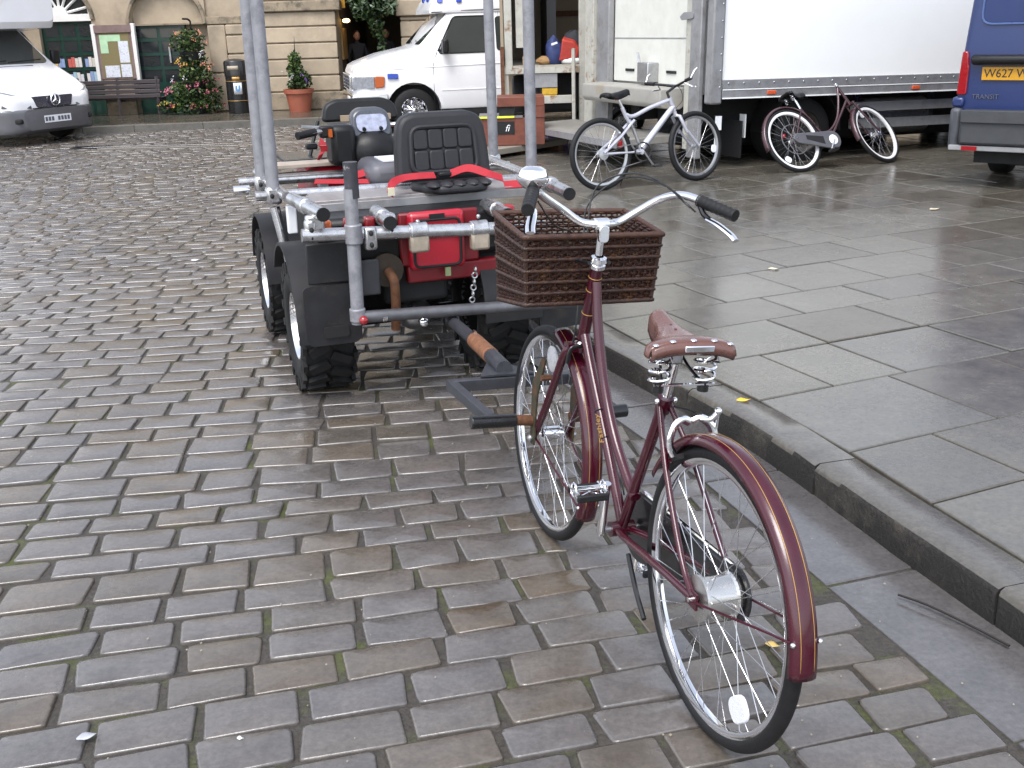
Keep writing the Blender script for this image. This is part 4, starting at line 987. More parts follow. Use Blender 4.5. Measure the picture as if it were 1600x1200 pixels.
# gear on the bed
bg_ = thing('jacket_bundle', 'navy and orange-red jackets heaped on the open truck bed', 'clothes', (.80, 14.62, 1.10))
def lump(c, r, m, name, seed, parent, n=14):
    q = random.Random(seed); b = MB().sph(c, r, n, 9); b.v = [(x + q.gauss(0, r[0] * .10), y + q.gauss(0, r[1] * .08), max(.0, z + q.gauss(0, r[2] * .08))) for x, y, z in b.v]
    return b.build(name, m, parent, 60)
lump((-.13, 0, .13), (.11, .12, .21), M_bagblue, 'navy_jacket', 1, bg_); MB().prism([(-.06, .06), (.19, .09), (.21, .2), (.14, .30), (.04, .32), (-.01, .34), (-.03, .2)], lambda u, v, t: V(u + t * .2, t, v + .25 * t), -.10, .04).build('red_jacket', M_bagred, bg_, bevel=.02); lump((.14, .08, .26), (.15, .1, .16), M_cloth, 'black_jacket', 3, bg_); lump((.09, -.04, .04), (.13, .08, .05), M_plate_w, 'white_cloth', 4, bg_)
MB().box((-.13, -.13, .26), (.08, .005, .025), Matrix.Rotation(-.3, 3, 'Y')).build('stripe', M_plate_w, bg_)
b2 = thing('cardboard_box', 'small buff carton beside bread-coloured bundle on the truck bed', 'box', (.33, 14.6, 1.10))
MB().bx(-.07, .07, -.06, .06, 0, .11).build('carton', mat('buff_card', (.34, .25, .17), .7), b2, bevel=.006); lump((.22, 0, .05), (.11, .08, .055), mat('tan_cloth', (.26, .15, .06), .7), 'tan_bundle', 5, b2)
# red-brown stepped flight case on a low platform
stp = thing('wooden_steps', 'red-brown stepped wooden unit with black recess and yellow edge behind the seat', 'steps', (.12, 13.35, .235))
MB().bx(-.40, .36, -.2, .3, 0, .32).build('lower_case', M_steps, stp, bevel=.006)
MB().bx(-.18, -.0, -.2, .3, .325, .45).build('riser', M_dark, stp); MB().bx(-.20, .36, -.22, .3, .45, .56).build('upper_step', M_steps, stp, bevel=.006); MB().bx(.18, .36, -.215, .29, .321, .449).build('riser', M_steps, stp)
MB().bx(-.42, .10, -.21, .29, .3205, .345).build('tread', mat('grey_tread', (.16, .15, .15), .6), stp); MB().bx(-.42, .0, -.225, -.2105, .322, .345).build('yellow_nosing', mat('acid_yellow', (.62, .68, .05), .5), stp)
rc_ = MB().bx(-.22, .0, -.206, -.201, .13, .28).build('recess', M_dark, stp)
text_mesh('fi', .11, 'white_lettering', M_plate_w, rc_, Matrix.Translation((-.09, -.2085, .20)) @ Matrix.Rotation(R_(90), 4, 'X'), .0008, shear=.3)
plf = thing('loading_platform', 'low pale timber platform under the red-brown steps', 'platform', (-.12, 12.80, .115), (0, 0, R_(48)))
MB().bx(0, 1.35, 0, .85, .045, .115).build('top', mat('pale_timber', (.22, .20, .17), .55, 0, .2, 5, aniso=(.3, 3, 1), col2=(.22, .19, .15), c2scale=4), plf, bevel=.006)
for xx in (.06, .65, 1.24): MB().bx(xx - .04, xx + .04, .02, .80, 0, .044).build('bearer', M_rust, plf)
cr = thing('purple_crate', 'purple plastic crate under the open truck bed', 'crate', (.68, 14.0, .115))
MB().prism([(-.12, .0), (.12, 0), (.18, .28), (-.16, .28)], lambda u, v, t: V(u, t, v), 0, .25).build('tub', M_purple, cr, bevel=.006); MB().bx(-.18, .20, -.015, .265, .26, .285).build('rim', M_purple, cr, bevel=.004)
yb = thing('yellow_crate', 'small yellow crate on the lower beam of the open truck', 'crate', (.60, 14.50, .72))
MB().bx(-.09, .09, -.08, .08, 0, .015).build('base', F_yel, yb)
for s in (-1, 1): MB().bx(-.09, .09, s * .08 - .008, s * .08 + .008, .016, .09).build('side', F_yel, yb); MB().bx(s * .09 - .008, s * .09 + .008, -.071, .071, .016, .09).build('side', F_yel, yb)

# ---------------------------------------------------------------- blue van, tail towards us at the right edge
bv = thing('blue_van', 'dark blue van seen from behind with yellow rear number plate', 'van', (4.20, 9.60, .115), (0, 0, R_(-38)))
def vz(z): return z - .115
sec = [(-.26, .50), (-.275, .80), (-.265, 1.05), (-.245, 1.35), (-.215, 1.70), (-.16, 2.1), (-.06, 2.35), (.15, 2.42), (.69, 2.44), (1.23, 2.42), (1.44, 2.35), (1.54, 2.1), (1.595, 1.70), (1.625, 1.35), (1.645, 1.05), (1.655, .80), (1.64, .50)]
vb = MB().prism(sec, lambda u, v, t: V(u, t, vz(v)), .0, 4.4).build('body', M_blue, bv, 40, bevel=.03)
cut(vb, [MB().cyl((-.6, 1.15, vz(.43)), (.14, 1.15, vz(.43)), .40, seg=26), MB().cyl((1.2, 1.15, vz(.43)), (1.9, 1.15, vz(.43)), .40, seg=26)])
vb.modifiers.clear(); d_ = vb.modifiers.new('bevel', 'BEVEL'); d_.width = .025; d_.segments = 2; d_.limit_method = 'ANGLE'; d_.angle_limit = R_(40)
for s, xx in ((-1, -.10), (1, 1.48)): road_wheel(bv, (xx, 1.15, .315), (s, 0, 0), .315, .2, .19, M_steel, 0); MB().bx(xx - s * .12, xx - s * .3, .78, 1.52, .12, .66).build('wheel_housing', M_dark, bv)
for s, xx in ((-1, -.10), (1, 1.48)): road_wheel(bv, (xx, 3.9, .315), (s, 0, 0), .315, .2, .19, M_steel, 0)
# near-side rear tyre shows beneath the bumper
win = MB().prism(rounded([(-.115, 1.515), (.63, 1.515), (.63, 2.2), (-.085, 2.2)], .08), lambda u, v, t: V(u, -t, vz(v)), .0, .008).build('door_pressing', M_blue, bv, bevel=.006)
MB().tube([(u, -.006, vz(v)) for u, v in rounded([(-.125, 1.505), (.64, 1.505), (.64, 2.21), (-.095, 2.21)], .09)], .010, 6, closed=True).build('pressing_edge', mat('light_blue_edge', (.06, .10, .24), .3, coat=.4), win)
MB().prism(rounded([(.75, 1.515), (1.5, 1.515), (1.47, 2.2), (.75, 2.2)], .08), lambda u, v, t: V(u, -t, vz(v)), .0, .008).build('door_pressing', M_blue, bv, bevel=.006)
MB().bx(.687, .693, -.004, .01, vz(.86), vz(2.35)).build('door_gap', M_dark, bv)
MB().prism(rounded([(-.272, .92), (-.19, .92), (-.185, 1.15), (-.205, 1.285), (-.252, 1.285)], .02), lambda u, v, t: V(u, t, vz(v)), -.02, .10).build('tail_lamp', M_redr, bv, bevel=.01)
MB().prism(rounded([(1.57, .92), (1.652, .92), (1.632, 1.285), (1.585, 1.285)], .02), lambda u, v, t: V(u, t, vz(v)), -.02, .10).build('tail_lamp', M_redr, bv, bevel=.01)
MB().tube(spline([(-.12, -.012, vz(1.215)), (-.08, -.05, vz(1.215)), (.69, -.055, vz(1.215)), (1.48, -.05, vz(1.215)), (1.5, -.012, vz(1.215))], 16), .042, 10).build('handle_bar', M_blackp, bv)
pl_ = MB().bx(-.075, .445, -.022, -.004, vz(1.045), vz(1.155)).build('number_plate', M_plate_y, bv, bevel=.004)
text_mesh('W627 WRH', .098, 'plate_characters', M_ink, pl_, Matrix.Translation((.185, -.0235, vz(1.10))) @ Matrix.Rotation(R_(90), 4, 'X'), .001, sx=.95)
text_mesh('TRANSIT', .056, 'model_lettering', mat('silver_letters', (.10, .11, .15), .4, .3), bv, Matrix.Translation((-.03, -.006, vz(.905))) @ Matrix.Rotation(R_(90), 4, 'X'), .003)
bm_ = MB().bx(-.20, 1.58, -.10, .02, vz(.50), vz(.80)).build('bumper', M_bumper, bv, bevel=.025); MB().bx(-.19, 1.57, -.125, -.101, vz(.69), vz(.80)).build('bumper_step', M_bumper, bm_, bevel=.008)
for xx in (-.25, 1.63): MB().bx(xx - .05, xx + .045, -.06, .18, vz(.46), vz(.81)).build('bumper_corner', mat('worn_corner_plastic', (.055, .058, .068), .5, 0, .3, 10), bm_, bevel=.03)
MB().bx(-.30, -.20, -.03, .1, vz(.815), vz(.90)).build('corner_cap', M_blue, bm_, bevel=.02)
MB().bx(-.28, 1.64, -.08, .02, vz(.45), vz(.495)).build('step_plate', M_rail, bm_, bevel=.006); MB().box((-.10, -.085, vz(.472)), (.13, .012, .035)).build('red_reflector', M_redr, bm_)
MB().bx(-.1, 1.5, .1, 4.2, vz(.33), vz(.5)).build('underbody', M_dark, bv)

# ================================================================ bicycles
def bike_wheel(root, M, R, tr, rim_m, nsp, hub_len, hub_r, hub_m, spoke_r=.0011, rim_d=.014, rim_w=.013, refl=None, tyre_m=M_rubber, spoke_m=None):
    """axle along local y; rim is the part, tyre, hub, spokes and reflector its sub-parts"""
    rr = R - 2 * tr + .004
    o = MB().lathe([(rr + .004, rim_w), (rr - .003, rim_w), (rr - rim_d, rim_w * .72), (rr - rim_d - .003, 0), (rr - rim_d, -rim_w * .72), (rr - .003, -rim_w), (rr + .004, -rim_w), (rr - .004, 0)], (0, 0, 0), (0, 1, 0), 72, closed=True).build('wheel', rim_m, root, 50)
    o.matrix_local = M
    t = MB(); seg, rs_ = 84, 14
    t.torus((0, 0, 0), (0, 1, 0), R - tr, tr, seg, rs_)
    t.build('tyre', tyre_m, o, 60)
    h = hub_len / 2
    MB().lathe([(0, -h - .03), (.006, -h - .03), (.006, -h), (hub_r * .6, -h), (hub_r * 1.15, -h + .002), (hub_r * 1.15, -h + .006), (hub_r * .8, -h + .010), (hub_r * .8, h - .010), (hub_r * 1.15, h - .006), (hub_r * 1.15, h - .002), (hub_r * .6, h), (.006, h), (.006, h + .03), (0, h + .03)], (0, 0, 0), (0, 1, 0), 24).build('hub', hub_m, o, 35)
    sm = spoke_m or mat('spoke_steel', (.50, .50, .52), .25, .9, .05, 10)
    L0 = rr - rim_d
    me = MB().cyl((0, 0, 0), (1, 0, 0), spoke_r, seg=5).mesh('spoke', sm)
    for i in range(nsp):
        a = 2 * math.pi * i / nsp; side = 1 if i % 2 else -1; lead = 1 if (i // 2) % 2 else -1
        b = a + lead * R_(62)
        p0 = V(hub_r * 1.1 * math.cos(b), side * (h - .004), hub_r * 1.1 * math.sin(b)); p1 = V(L0 * math.cos(a), side * .003, L0 * math.sin(a))
        d = p1 - p0; q = d.to_track_quat('X', 'Z')
        inst('spoke', me, o, Matrix.Translation(p0) @ q.to_matrix().to_4x4() @ Matrix.Diagonal((d.length, 1, 1, 1)))
    if refl:
        a, s = refl; rad = rr * .80
        rm = MB().prism(rrect(.075, .062, .024), lambda u, v, t: V(u, t, v), -.006, .006).build('reflector', M_reflect, o, bevel=.003)
        rm.matrix_local = Matrix.Translation((rad * math.cos(a), s * .012, rad * math.sin(a))) @ Matrix.Rotation(-a + math.pi / 2, 4, 'Y')
    return o
def mudguard(root, c, R, a0, a1, w, m, line_m=None, n=40, name='mudguard', lip=.012):
    """arched U-section guard in the x-z plane, angles measured from +x towards +z"""
    prof = [(-w, -lip), (-w, -.002), (-w * .86, .006), (-w * .5, .0115), (0, .0135), (w * .5, .0115), (w * .86, .006), (w, -.002), (w, -lip)]
    def P(a, y, d): return V(c[0] + (R + d) * math.cos(a), c[1] + y, c[2] + (R + d) * math.sin(a))
    mb = MB().grid(lambda u, v: P(a0 + (a1 - a0) * u, *[prof[min(8, int(round(v * 8)))][k] for k in (0, 1)]), n, 9)
    o = mb.build(name, m, root, 60, solid=.0022)
    if line_m:
        for s in (-1, 1):
            lm_ = MB().grid(lambda u, v: P(a0 + (a1 - a0) * (.02 + .90 * u), s * w * (.50 + .05 * v), .0114 - .0003 * v + .0016), n, 2).build('lining', line_m, o, solid=.0006)
    return o
def saddle(root, M, L_, w_rear, w_nose, m, rivets=True):
    def top(u, v):     # u 0 nose .. 1 rear, v -1..1 across
        x = L_ * (.52 - u)
        w_ = lerp_tab([(0, w_nose * .75), (.06, w_nose), (.30, w_nose * 1.25), (.50, w_nose * 2.0), (.70, w_rear * .66), (.84, w_rear * .92), (.94, w_rear), (1, w_rear * .96)], u)
        z = lerp_tab([(0, -.004), (.08, .006), (.4, -.006), (.7, -.008), (.9, .008), (1, .006)], u)
        drop = lerp_tab([(0, .035), (.15, .045), (.5, .050), (.75, .030), (.92, .022), (1, .022)], u)
        if abs(v) <= .7:
            t = v / .7; return V(x, t * w_ * .96, z - .012 * abs(t) ** 3 - .004 * t * t)
        t = (abs(v) - .7) / .3
        return V(x, math.copysign(w_ * (.96 + .05 * math.sin(t * 1.6)), v), z - .016 - drop * t)
    mb = MB().grid(lambda a, b: top(a, b * 2 - 1), 26, 23)
    # rear skirt
    mb.grid(lambda a, b: V(L_ * (.52 - 1) - .008 * math.sin(b * math.pi), (a * 2 - 1) * w_rear * .93, .006 - .016 * abs(a * 2 - 1) ** 3 - .030 * b), 20, 6)
    o = mb.build('saddle', m, root, 60, solid=.005); o.matrix_local = M
    if rivets:
        for yy in (-.9, -.5, 0, .5, .9): MB().sph((L_ * -.472, yy * w_rear * .92, .009 - .014 * abs(yy) ** 3), (.008, .008, .003), 10, 6).build('rivet', M_chrome, o)
        for xx in (.03, -.005, -.04): MB().sph((L_ * .2 + xx - .02, 0, -.004), (.004, .004, .0025), 8, 5).build('vent_hole', mat('leather_hole', (.09, .02, .018), .6), o)
        MB().box((L_ * -.48 - .012, -.012, -.008), (.004, .07, .015)).build('badge_plate', M_chrome, o, bevel=.003)
        MB().sph((L_ * .505, 0, -.012), (.006, .016, .008), 10, 6).build('nose_rivet', M_chrome, o)
    return o
def coil(c, r, h, turns, wire, m, parent, name='spring'):
    n = int(turns * 14); return MB().tube([(c[0] + r * math.cos(2 * math.pi * turns * k / n), c[1] + r * math.sin(2 * math.pi * turns * k / n), c[2] + h * k / n) for k in range(n + 1)], wire, 6).build(name, m, parent)

# ---------------------------------------------------------------- burgundy roadster in the foreground
HD, LEAN = 1.8733, .0585
bF = V(math.cos(HD), math.sin(HD), 0); bL0 = V(-math.sin(HD), math.cos(HD), 0)
bL = bL0 * math.cos(LEAN) + V(0, 0, 1) * math.sin(LEAN); bZ = V(0, 0, 1) * math.cos(LEAN) - bL0 * math.sin(LEAN)
bk = thing('bicycle', 'burgundy loop-frame bicycle with wicker basket and brown saddle in the foreground', 'bicycle', mw=frame_mat((.4396, 2.2076, 0), bF, bL, bZ))
RW = .353; WB = 1.131; T2 = .0185
# frame
HT, HB_ = V(.815, 0, .962), V(.893, 0, .735); hax = (HT - HB_).normalized()
fr = MB(); fr.cyl(HB_, HT, .0185, seg=18)
fr.tube(spline([HB_ + V(-.002, 0, .03), (.812, 0, .657), (.737, 0, .563), (.640, 0, .440), (.540, 0, .300)], 20), .0150, 14)
fr.tube(spline([HT + V(-.0, 0, -.04), (.785, 0, .80), (.722, 0, .655), (.630, 0, .527), (.515, 0, .432), (.462, 0, .405)], 30), .0150, 14)
BBc = V(.540, 0, .280); LUG = V(.333, 0, .722)
fr.cyl(BBc, LUG, .0150, seg=16); fr.cyl(BBc + V(0, -.035, 0), BBc + V(0, .035, 0), .022, seg=18)
fr.cyl(LUG + V(.012, 0, -.03), LUG + V(-.004, 0, .012), .0195, seg=16)
for s in (-1, 1):
    fr.tube(spline([BBc + V(-.01, s * .018, 0), (.42, s * .034, .300), (.20, s * .052, .335), (.0, s * .060, .355)], 14), .0105, 10, radii=None)
    fr.tube(spline([LUG + V(.0, s * .014, -.01), (.22, s * .040, .585), (.08, s * .055, .42), (0, s * .062, .362)], 14), .0080, 10)
    fr.box((0, s * .062, .355), (.05, .006, .04))
fr.cyl((.235, -.04, .600), (.235, .04, .600), .006, seg=8)
frame = fr.build('frame', M_burg, bk, 50)
for s in (-1, 1): MB().sph(LUG + V(-.006, s * .024, .002), (.008, .007, .008), 10, 6).build('lug_bolt', M_chrome, frame)
# gold script on the down tube
dtd = (V(.64, 0, .44) - V(.737, 0, .563)).normalized(); nL = V(-.30, .955, .0).normalized(); nL = (nL - dtd * nL.dot(dtd)).normalized()
tm = frame_mat(V(.700, 0, .516) + nL * .0153, -dtd, nL.cross(-dtd), nL)
text_mesh('Pashley', .030, 'gold_script', M_gold, frame, tm, .0006, shear=.35)
for p in (.12, .3, .62):
    q = HT.lerp(HB_, p); MB().torus(q, hax, .0190, .0012, 20, 6).build('lining_ring', M_gold, frame)
# headset, stem, seat post
MB().lathe([(.0185, 0), (.024, .004), (.024, .016), (.019, .020), (.025, .024), (.022, .036), (.013, .040)], HT, hax, 20).build('headset', M_chrome, bk, 30)
STM = V(.797, 0, 1.085)
stem = MB().tube([HT, HT.lerp(STM, .8), STM], .0118, 14).build('stem', M_chrome, bk); MB().cyl(STM + V(.006, -.022, .004), STM + V(.006, .022, .004), .0175, seg=18).build('clamp', M_chrome, stem, bevel=.003)
MB().prism(rrect(.03, .05, .012), lambda u, v, t: V(STM.x - .012 + t, u, STM.z - .020 + v), -.012, .004).build('clamp_lug', M_chrome, stem, bevel=.003)
SP = V(.292, 0, .835)
MB().cyl(LUG, SP, .0125, seg=16).build('seat_post', M_chrome, bk)
# fork
CR = HB_ - hax * .03
fk = MB()
fk.cyl(HB_ - hax * .005, CR - hax * .01, .021, seg=16)
for s in (-1, 1):
    fk.tube(spline([CR + V(0, s * .030, .004), CR + V(.012, s * .048, -.022), (.968, s * .053, .590), (1.045, s * .055, .466), (WB - .025, s * .056, .380), (WB, s * .056, RW)], 30), .0125, 12, flat=.8)
    fk.box(CR + V(.004, s * .022, .0), (.036, .05, .026))
    fk.box((WB, s * .056, RW), (.03, .006, .034))
fork = fk.build('fork', M_burg, bk, 50)
MB().lathe([(.0185, 0), (.025, .004), (.025, .012), (.019, .018)], HB_ - hax * .004, -hax, 20).build('lower_headset', M_chrome, fork)
# wheels
wr = bike_wheel(bk, Matrix.Translation((0, 0, RW)), RW, T2, M_chrome, 36, .085, .020, M_chrome, .0011, refl=(R_(-130), 1))
MB().lathe([(.02, -.046), (.052, -.044), (.054, -.037), (.048, -.032), (.046, .0), (.048, .036), (.055, .040), (.055, .047), (.02, .052)], (0, .002, 0), (0, 1, 0), 32).build('drum_hub', mat('satin_alloy', (.62, .61, .59), .28, .95, .05, 15), wr, 35)
MB().lathe([(0, -.062), (.060, -.060), (.068, -.055), (.068, -.049), (.05, -.047)], (0, 0, 0), (0, 1, 0), 32).build('brake_plate', M_blackm, wr, 35)
wf = bike_wheel(bk, Matrix.Translation((WB, 0, RW)), RW, T2, M_chrome, 36, .075, .028, M_chrome, .0011)
MB().lathe([(0, 0), (.040, .0), (.042, .006), (.0, .008)], (-.035, .014, .262), (0, 1, 0), 24).build('disc_reflector', mat('white_disc', (.70, .69, .70), .3, 0, .15, 60, coat=.4), wf)
# mudguards with gold lining
mudguard(bk, (0, 0, RW), RW + .012, R_(-6 + 185), R_(30), .030, M_burg, M_gold, 56)
mg2 = mudguard(bk, (WB, 0, RW), RW + .014, R_(101), R_(206), .030, M_burg, M_gold, 44)
for s in (-1, 1):
    MB().tube([(-.0, s * .066, RW - .004), (-.30, s * .040, RW + .075), (-.355, s * .031, RW + .085)], .0032, 6).build('mudguard_stay', M_burg, bk)
    MB().sph((-.363, s * .031, RW + .085), .006, 8, 6).build('stay_bolt', M_chrome, bk)
    MB().tube([(WB, s * .058, RW - .005), (WB - .30, s * .036, RW - .10), (WB - .335, s * .031, RW - .115)], .0032, 6).build('mudguard_stay', M_burg, bk)
    MB().sph((WB - .342, s * .031, RW - .117), .006, 8, 6).build('stay_bolt', M_chrome, bk)
# saddle on coil springs
MS = Matrix.Translation((.285, .012, .925)) @ Matrix.Rotation(R_(-7), 4, 'Z') @ Matrix.Rotation(R_(-3), 4, 'Y')
sdl = saddle(bk, MS, .275, .108, .022, M_leather)
for s in (-1, 1):
    coil((-.075, s * .056, -.110), .025, .092, 4.2, .0040, M_chrome, sdl)
    MB().cyl((-.075, s * .056, -.136), (-.075, s * .056, -.110), .014, seg=12).build('spring_foot', M_blackm, sdl)
    MB().tube([(-.118, s * .058 - .016, -.050), (-.118, s * .058 + .020, -.048), (-.118, s * .058 - .004, -.022)], .0042, 6, closed=True).build('bag_loop', M_chrome, sdl)
    MB().tube(spline([(-.075, s * .050, -.112), (-.02, s * .035, -.092), (.05, s * .022, -.055), (.125, s * .010, -.035)], 14), .0038, 6).build('saddle_rail', M_blackm, sdl)
MB().tube([(-.085, -.08, -.116), (-.085, .07, -.116)], .0038, 6).build('spring_bar', M_chrome, sdl); MB().box((.008, 0, -.078), (.035, .052, .030)).build('saddle_clamp', M_steel, sdl, bevel=.005)
MB().tube([(-.075, .05, -.022), (-.075, -.05, -.022)], .006, 6).build('cantle_plate', M_blackm, sdl)
# handlebar, grips, levers, bell, cables
cR = [(.797, 0, 1.090), (.812, -.055, 1.092), (.805, -.110, 1.122), (.770, -.160, 1.160), (.715, -.195, 1.178), (.655, -.222, 1.172), (.548, -.268, 1.148)]
cLf = [(.797, 0, 1.090), (.812, .055, 1.094), (.812, .110, 1.128), (.790, .170, 1.164), (.755, .215, 1.193), (.700, .240, 1.199), (.575, .295, 1.170)]
hbp = spline(cR[::-1] + cLf[1:], 60)
hb_ = MB().tube(hbp, .0112, 12).build('handlebar', M_chrome, bk)
for cc, s in ((cR, -1), (cLf, 1)):
    a, b = V(cc[-2]), V(cc[-1]); d = (b - a).normalized()
    gm = MB(); n = 22; gm.tube([a + d * ((b - a).length + .008) * k / n for k in range(n + 1)], .016, 14, radii=[.0165 + .0012 * math.sin(k * 2.2) + .001 * (k in (0, n)) for k in range(n + 1)]); gm.build('grip', M_rubber, hb_, 50)
    o1 = a + d * .005; out = V(-.25, s * .55, -.8).normalized()
    lv = MB().tube(spline([o1 + V(0, 0, -.014), o1 + V(-.012, s * .006, -.034), o1 + V(-.035, s * .012, -.046)], 8), .008, 8).build('lever_clamp', M_blackm, hb_)
    MB().tube(spline([o1 + V(-.03, s * .010, -.045), o1 + V(-.065, s * .022, -.055), o1 + V(-.105, s * .040, -.075), o1 + V(-.125, s * .046, -.088)], 12), .0065, 8, flat=1.9, radii=None).build('brake_lever', M_chrome, hb_)
    MB().torus(o1, d, .0135, .004, 18, 6).build('lever_band', M_steel, hb_)
bell = MB().lathe([(.0, .034), (.020, .033), (.034, .025), (.040, .010), (.040, .004), (.043, .003), (.043, -.002), (.037, -.012), (.024, -.024), (.010, -.026)], (.720, .234, 1.226), (0, 0, 1), 32).build('bell', M_chrome, hb_, 35)
for pts in ([(.66, -.215, 1.140), (.735, -.17, 1.195), (.86, -.12, 1.222), (.95, -.045, 1.175), (.93, -.012, 1.06), (.905, -.015, .92), (.90, -.02, .78)], [(.672, -.205, 1.150), (.76, -.155, 1.205), (.885, -.095, 1.205), (.955, -.02, 1.12), (.925, -.005, 1.0), (.86, -.022, .80), (.72, -.02, .62), (.58, -.02, .36)],
            [(.70, .225, 1.17), (.80, .14, 1.09), (.90, .05, 1.05), (.93, .012, .98), (.90, .02, .80), (.905, .03, .70)]):
    MB().tube(spline(pts, 40), .0026, 6).build('cable', M_blackm, bk)
for f in (.45, .75): MB().torus(V(.812, 0, .66).lerp(V(.64, 0, .44), f), dtd, .0158, .002, 18, 6).build('cable_clip', M_blackm, bk)
MB().tube(spline([(.32, -.02, .71), (.26, -.05, .71), (.19, -.045, .70)], 10), .0024, 6).build('cable', M_blackm, bk)
# calliper brake behind the seat stays
cal = MB(); prev = None
for s in (-1, 1):
    cal.tube(spline([(.190, s * .004, .716), (.186, s * .026, .724), (.180, s * .050, .705), (.176, s * .058, .668), (.176, s * .046, .640)], 18), .0105, 8, flat=.65)
cal.tube(spline([(.186, -.02, .722), (.180, -.046, .722), (.176, -.062, .738)], 8), .0075, 8); cal.sph((.176, -.063, .742), .010, 10, 6); cal.cyl((.176, -.064, .748), (.178, -.062, .690), .004, seg=8)
brk = cal.build('calliper_brake', M_chrome, bk, 50)
for s in (-1, 1): MB().box((.174, s * .036, .634), (.045, .012, .012), Matrix.Rotation(R_(30), 3, 'Y')).build('brake_pad', M_rubber, brk); MB().cyl((.176, s * .05, .640), (.176, s * .034, .636), .005, seg=8).build('pad_bolt', M_chrome, brk)
# front calliper at the crown
cal = MB()
for s in (-1, 1): cal.tube(spline([(CR.x - .03, s * .004, CR.z + .012), (CR.x - .034, s * .045, CR.z + .005), (CR.x - .03, s * .055, CR.z - .04)], 12), .007, 8, flat=.6)
cal.build('calliper_brake', M_blackm, bk)
# cranks, pedals, chain case
MB().cyl(BBc + V(0, -.06, 0), BBc + V(0, .06, 0), .009, seg=12).build('bottom_bracket_axle', M_steel, bk)
cd_ = V(-.055, 0, .155)
for s, dv in ((1, cd_), (-1, -cd_)):
    c0 = BBc + V(0, s * .062, 0); c1 = c0 + dv + V(0, s * .014, 0)
    ck = MB().tube([c0 - dv.normalized() * .012, c0, c1, c1 + dv.normalized() * .012], .009, 10, radii=[.012, .013, .010, .010]).build('crank', M_chrome, bk)
    pd = MB(); y0, y1 = s * .012, s * .095
    for yy in (y0, y1): pd.tube([(c1.x - .035, c1.y + yy, c1.z), (c1.x + .035, c1.y + yy, c1.z)], .0045, 6); pd.torus((c1.x, c1.y + yy, c1.z), (0, 1, 0), .019, .0032, 20, 6)
    pd.cyl(c1, c1 + V(0, s * .10, 0), .008, seg=10); pd.tube([(c1.x - .02, c1.y + y0, c1.z + .016), (c1.x - .005, c1.y + (y0 + y1) / 2, c1.z + .008), (c1.x - .02, c1.y + y1, c1.z + .016)], .0028, 6)
    pd.tube([(c1.x - .02, c1.y + y0, c1.z - .016), (c1.x - .005, c1.y + (y0 + y1) / 2, c1.z - .008), (c1.x - .02, c1.y + y1, c1.z - .016)], .0028, 6)
    pdl = pd.build('pedal', M_chrome, bk)
    for xx in (-.036, .036): MB().box((c1.x + xx, c1.y + s * .054, c1.z - .012), (.014, .088, .020)).build('pedal_block', M_rubber, pdl, bevel=.004)
ccx = [(BBc.x + .105 * math.cos(a), BBc.z + .105 * math.sin(a)) for a in [R_(t) for t in range(-100, 101, 20)]] + [(.02, RW + .055), (-.03, RW + .045), (-.05, RW), (-.03, RW - .045), (.02, RW - .052)]
MB().prism(ccx, lambda u, v, t: V(u, t, v), -.066, -.046).build('chain_case', M_blackm, bk, bevel=.006)
MB().tube([(BBc.x - .02, -.056, BBc.z + .108), (.02, -.056, RW + .060)], .006, 8).build('case_trim', M_chrome, bk)
MB().tube(spline([(.40, .04, .27), (.30, .06, .22), (.22, .07, .18)], 8), .007, 8).build('prop_stand', M_blackm, bk)
# wicker basket
bkt = MB().add([(.905, -.216, .842), (.905, .176, .842), (1.165, .176, .800), (1.165, -.216, .800), (.905, -.216, .848), (.905, .176, .848), (1.165, .176, .806), (1.165, -.216, .806)], [(0, 1, 2, 3), (4, 5, 6, 7), (0, 1, 5, 4), (1, 2, 6, 5), (2, 3, 7, 6), (3, 0, 4, 7)]).build('basket', M_wicker, bk)
def bcorner(sx, sy, f):       # sx 0 rear .. 1 front, sy -1 right .. 1 left, f 0 bottom .. 1 rim
    zb = .838 + (.795 - .838) * sx; zt = 1.040 + (1.066 - 1.040) * sx
    x = lerp_tab([(0, .905), (1, 1.165)], sx) + (.012 * f) * (1 if sx else -1); y = -.020 + sy * (.196 + .014 * f)
    return V(x, y, zb + (zt - zb) * f)
walls = [((0, -1), (0, 1)), ((0, 1), (1, 1)), ((1, 1), (1, -1)), ((1, -1), (0, -1))]
weave = MB(); stakes = MB(); NR = 22
for (a, b) in walls:
    A = lambda f: bcorner(a[0], a[1], f); B_ = lambda f: bcorner(b[0], b[1], f)
    n_st = max(10, int((A(0) - B_(0)).length / .017)); nor = (B_(.5) - A(.5)).cross(V(0, 0, 1)).normalized()
    for k in range(n_st + 1):
        stakes.tube([A(f).lerp(B_(f), k / n_st) for f in (0, .5, 1)], .0032, 5)
    for r in range(NR):
        f = (r + .5) / NR; pts = []
        m_ = n_st * 2
        big = r % 4 == 3
        for k in range(m_ + 1):
            ph = math.pi * (k / 2 * 1.0 + r)
            pts.append(A(f).lerp(B_(f), k / m_) + nor * (.0058 * math.cos(ph)) + V(0, 0, rs.gauss(0, .0005)))
        weave.tube(pts, .0043, 5)
weave.build('weave', M_wicker, bkt, 60)['kind'] = 'stuff'; stakes.build('stakes', M_wicker, bkt, 60)['kind'] = 'stuff'
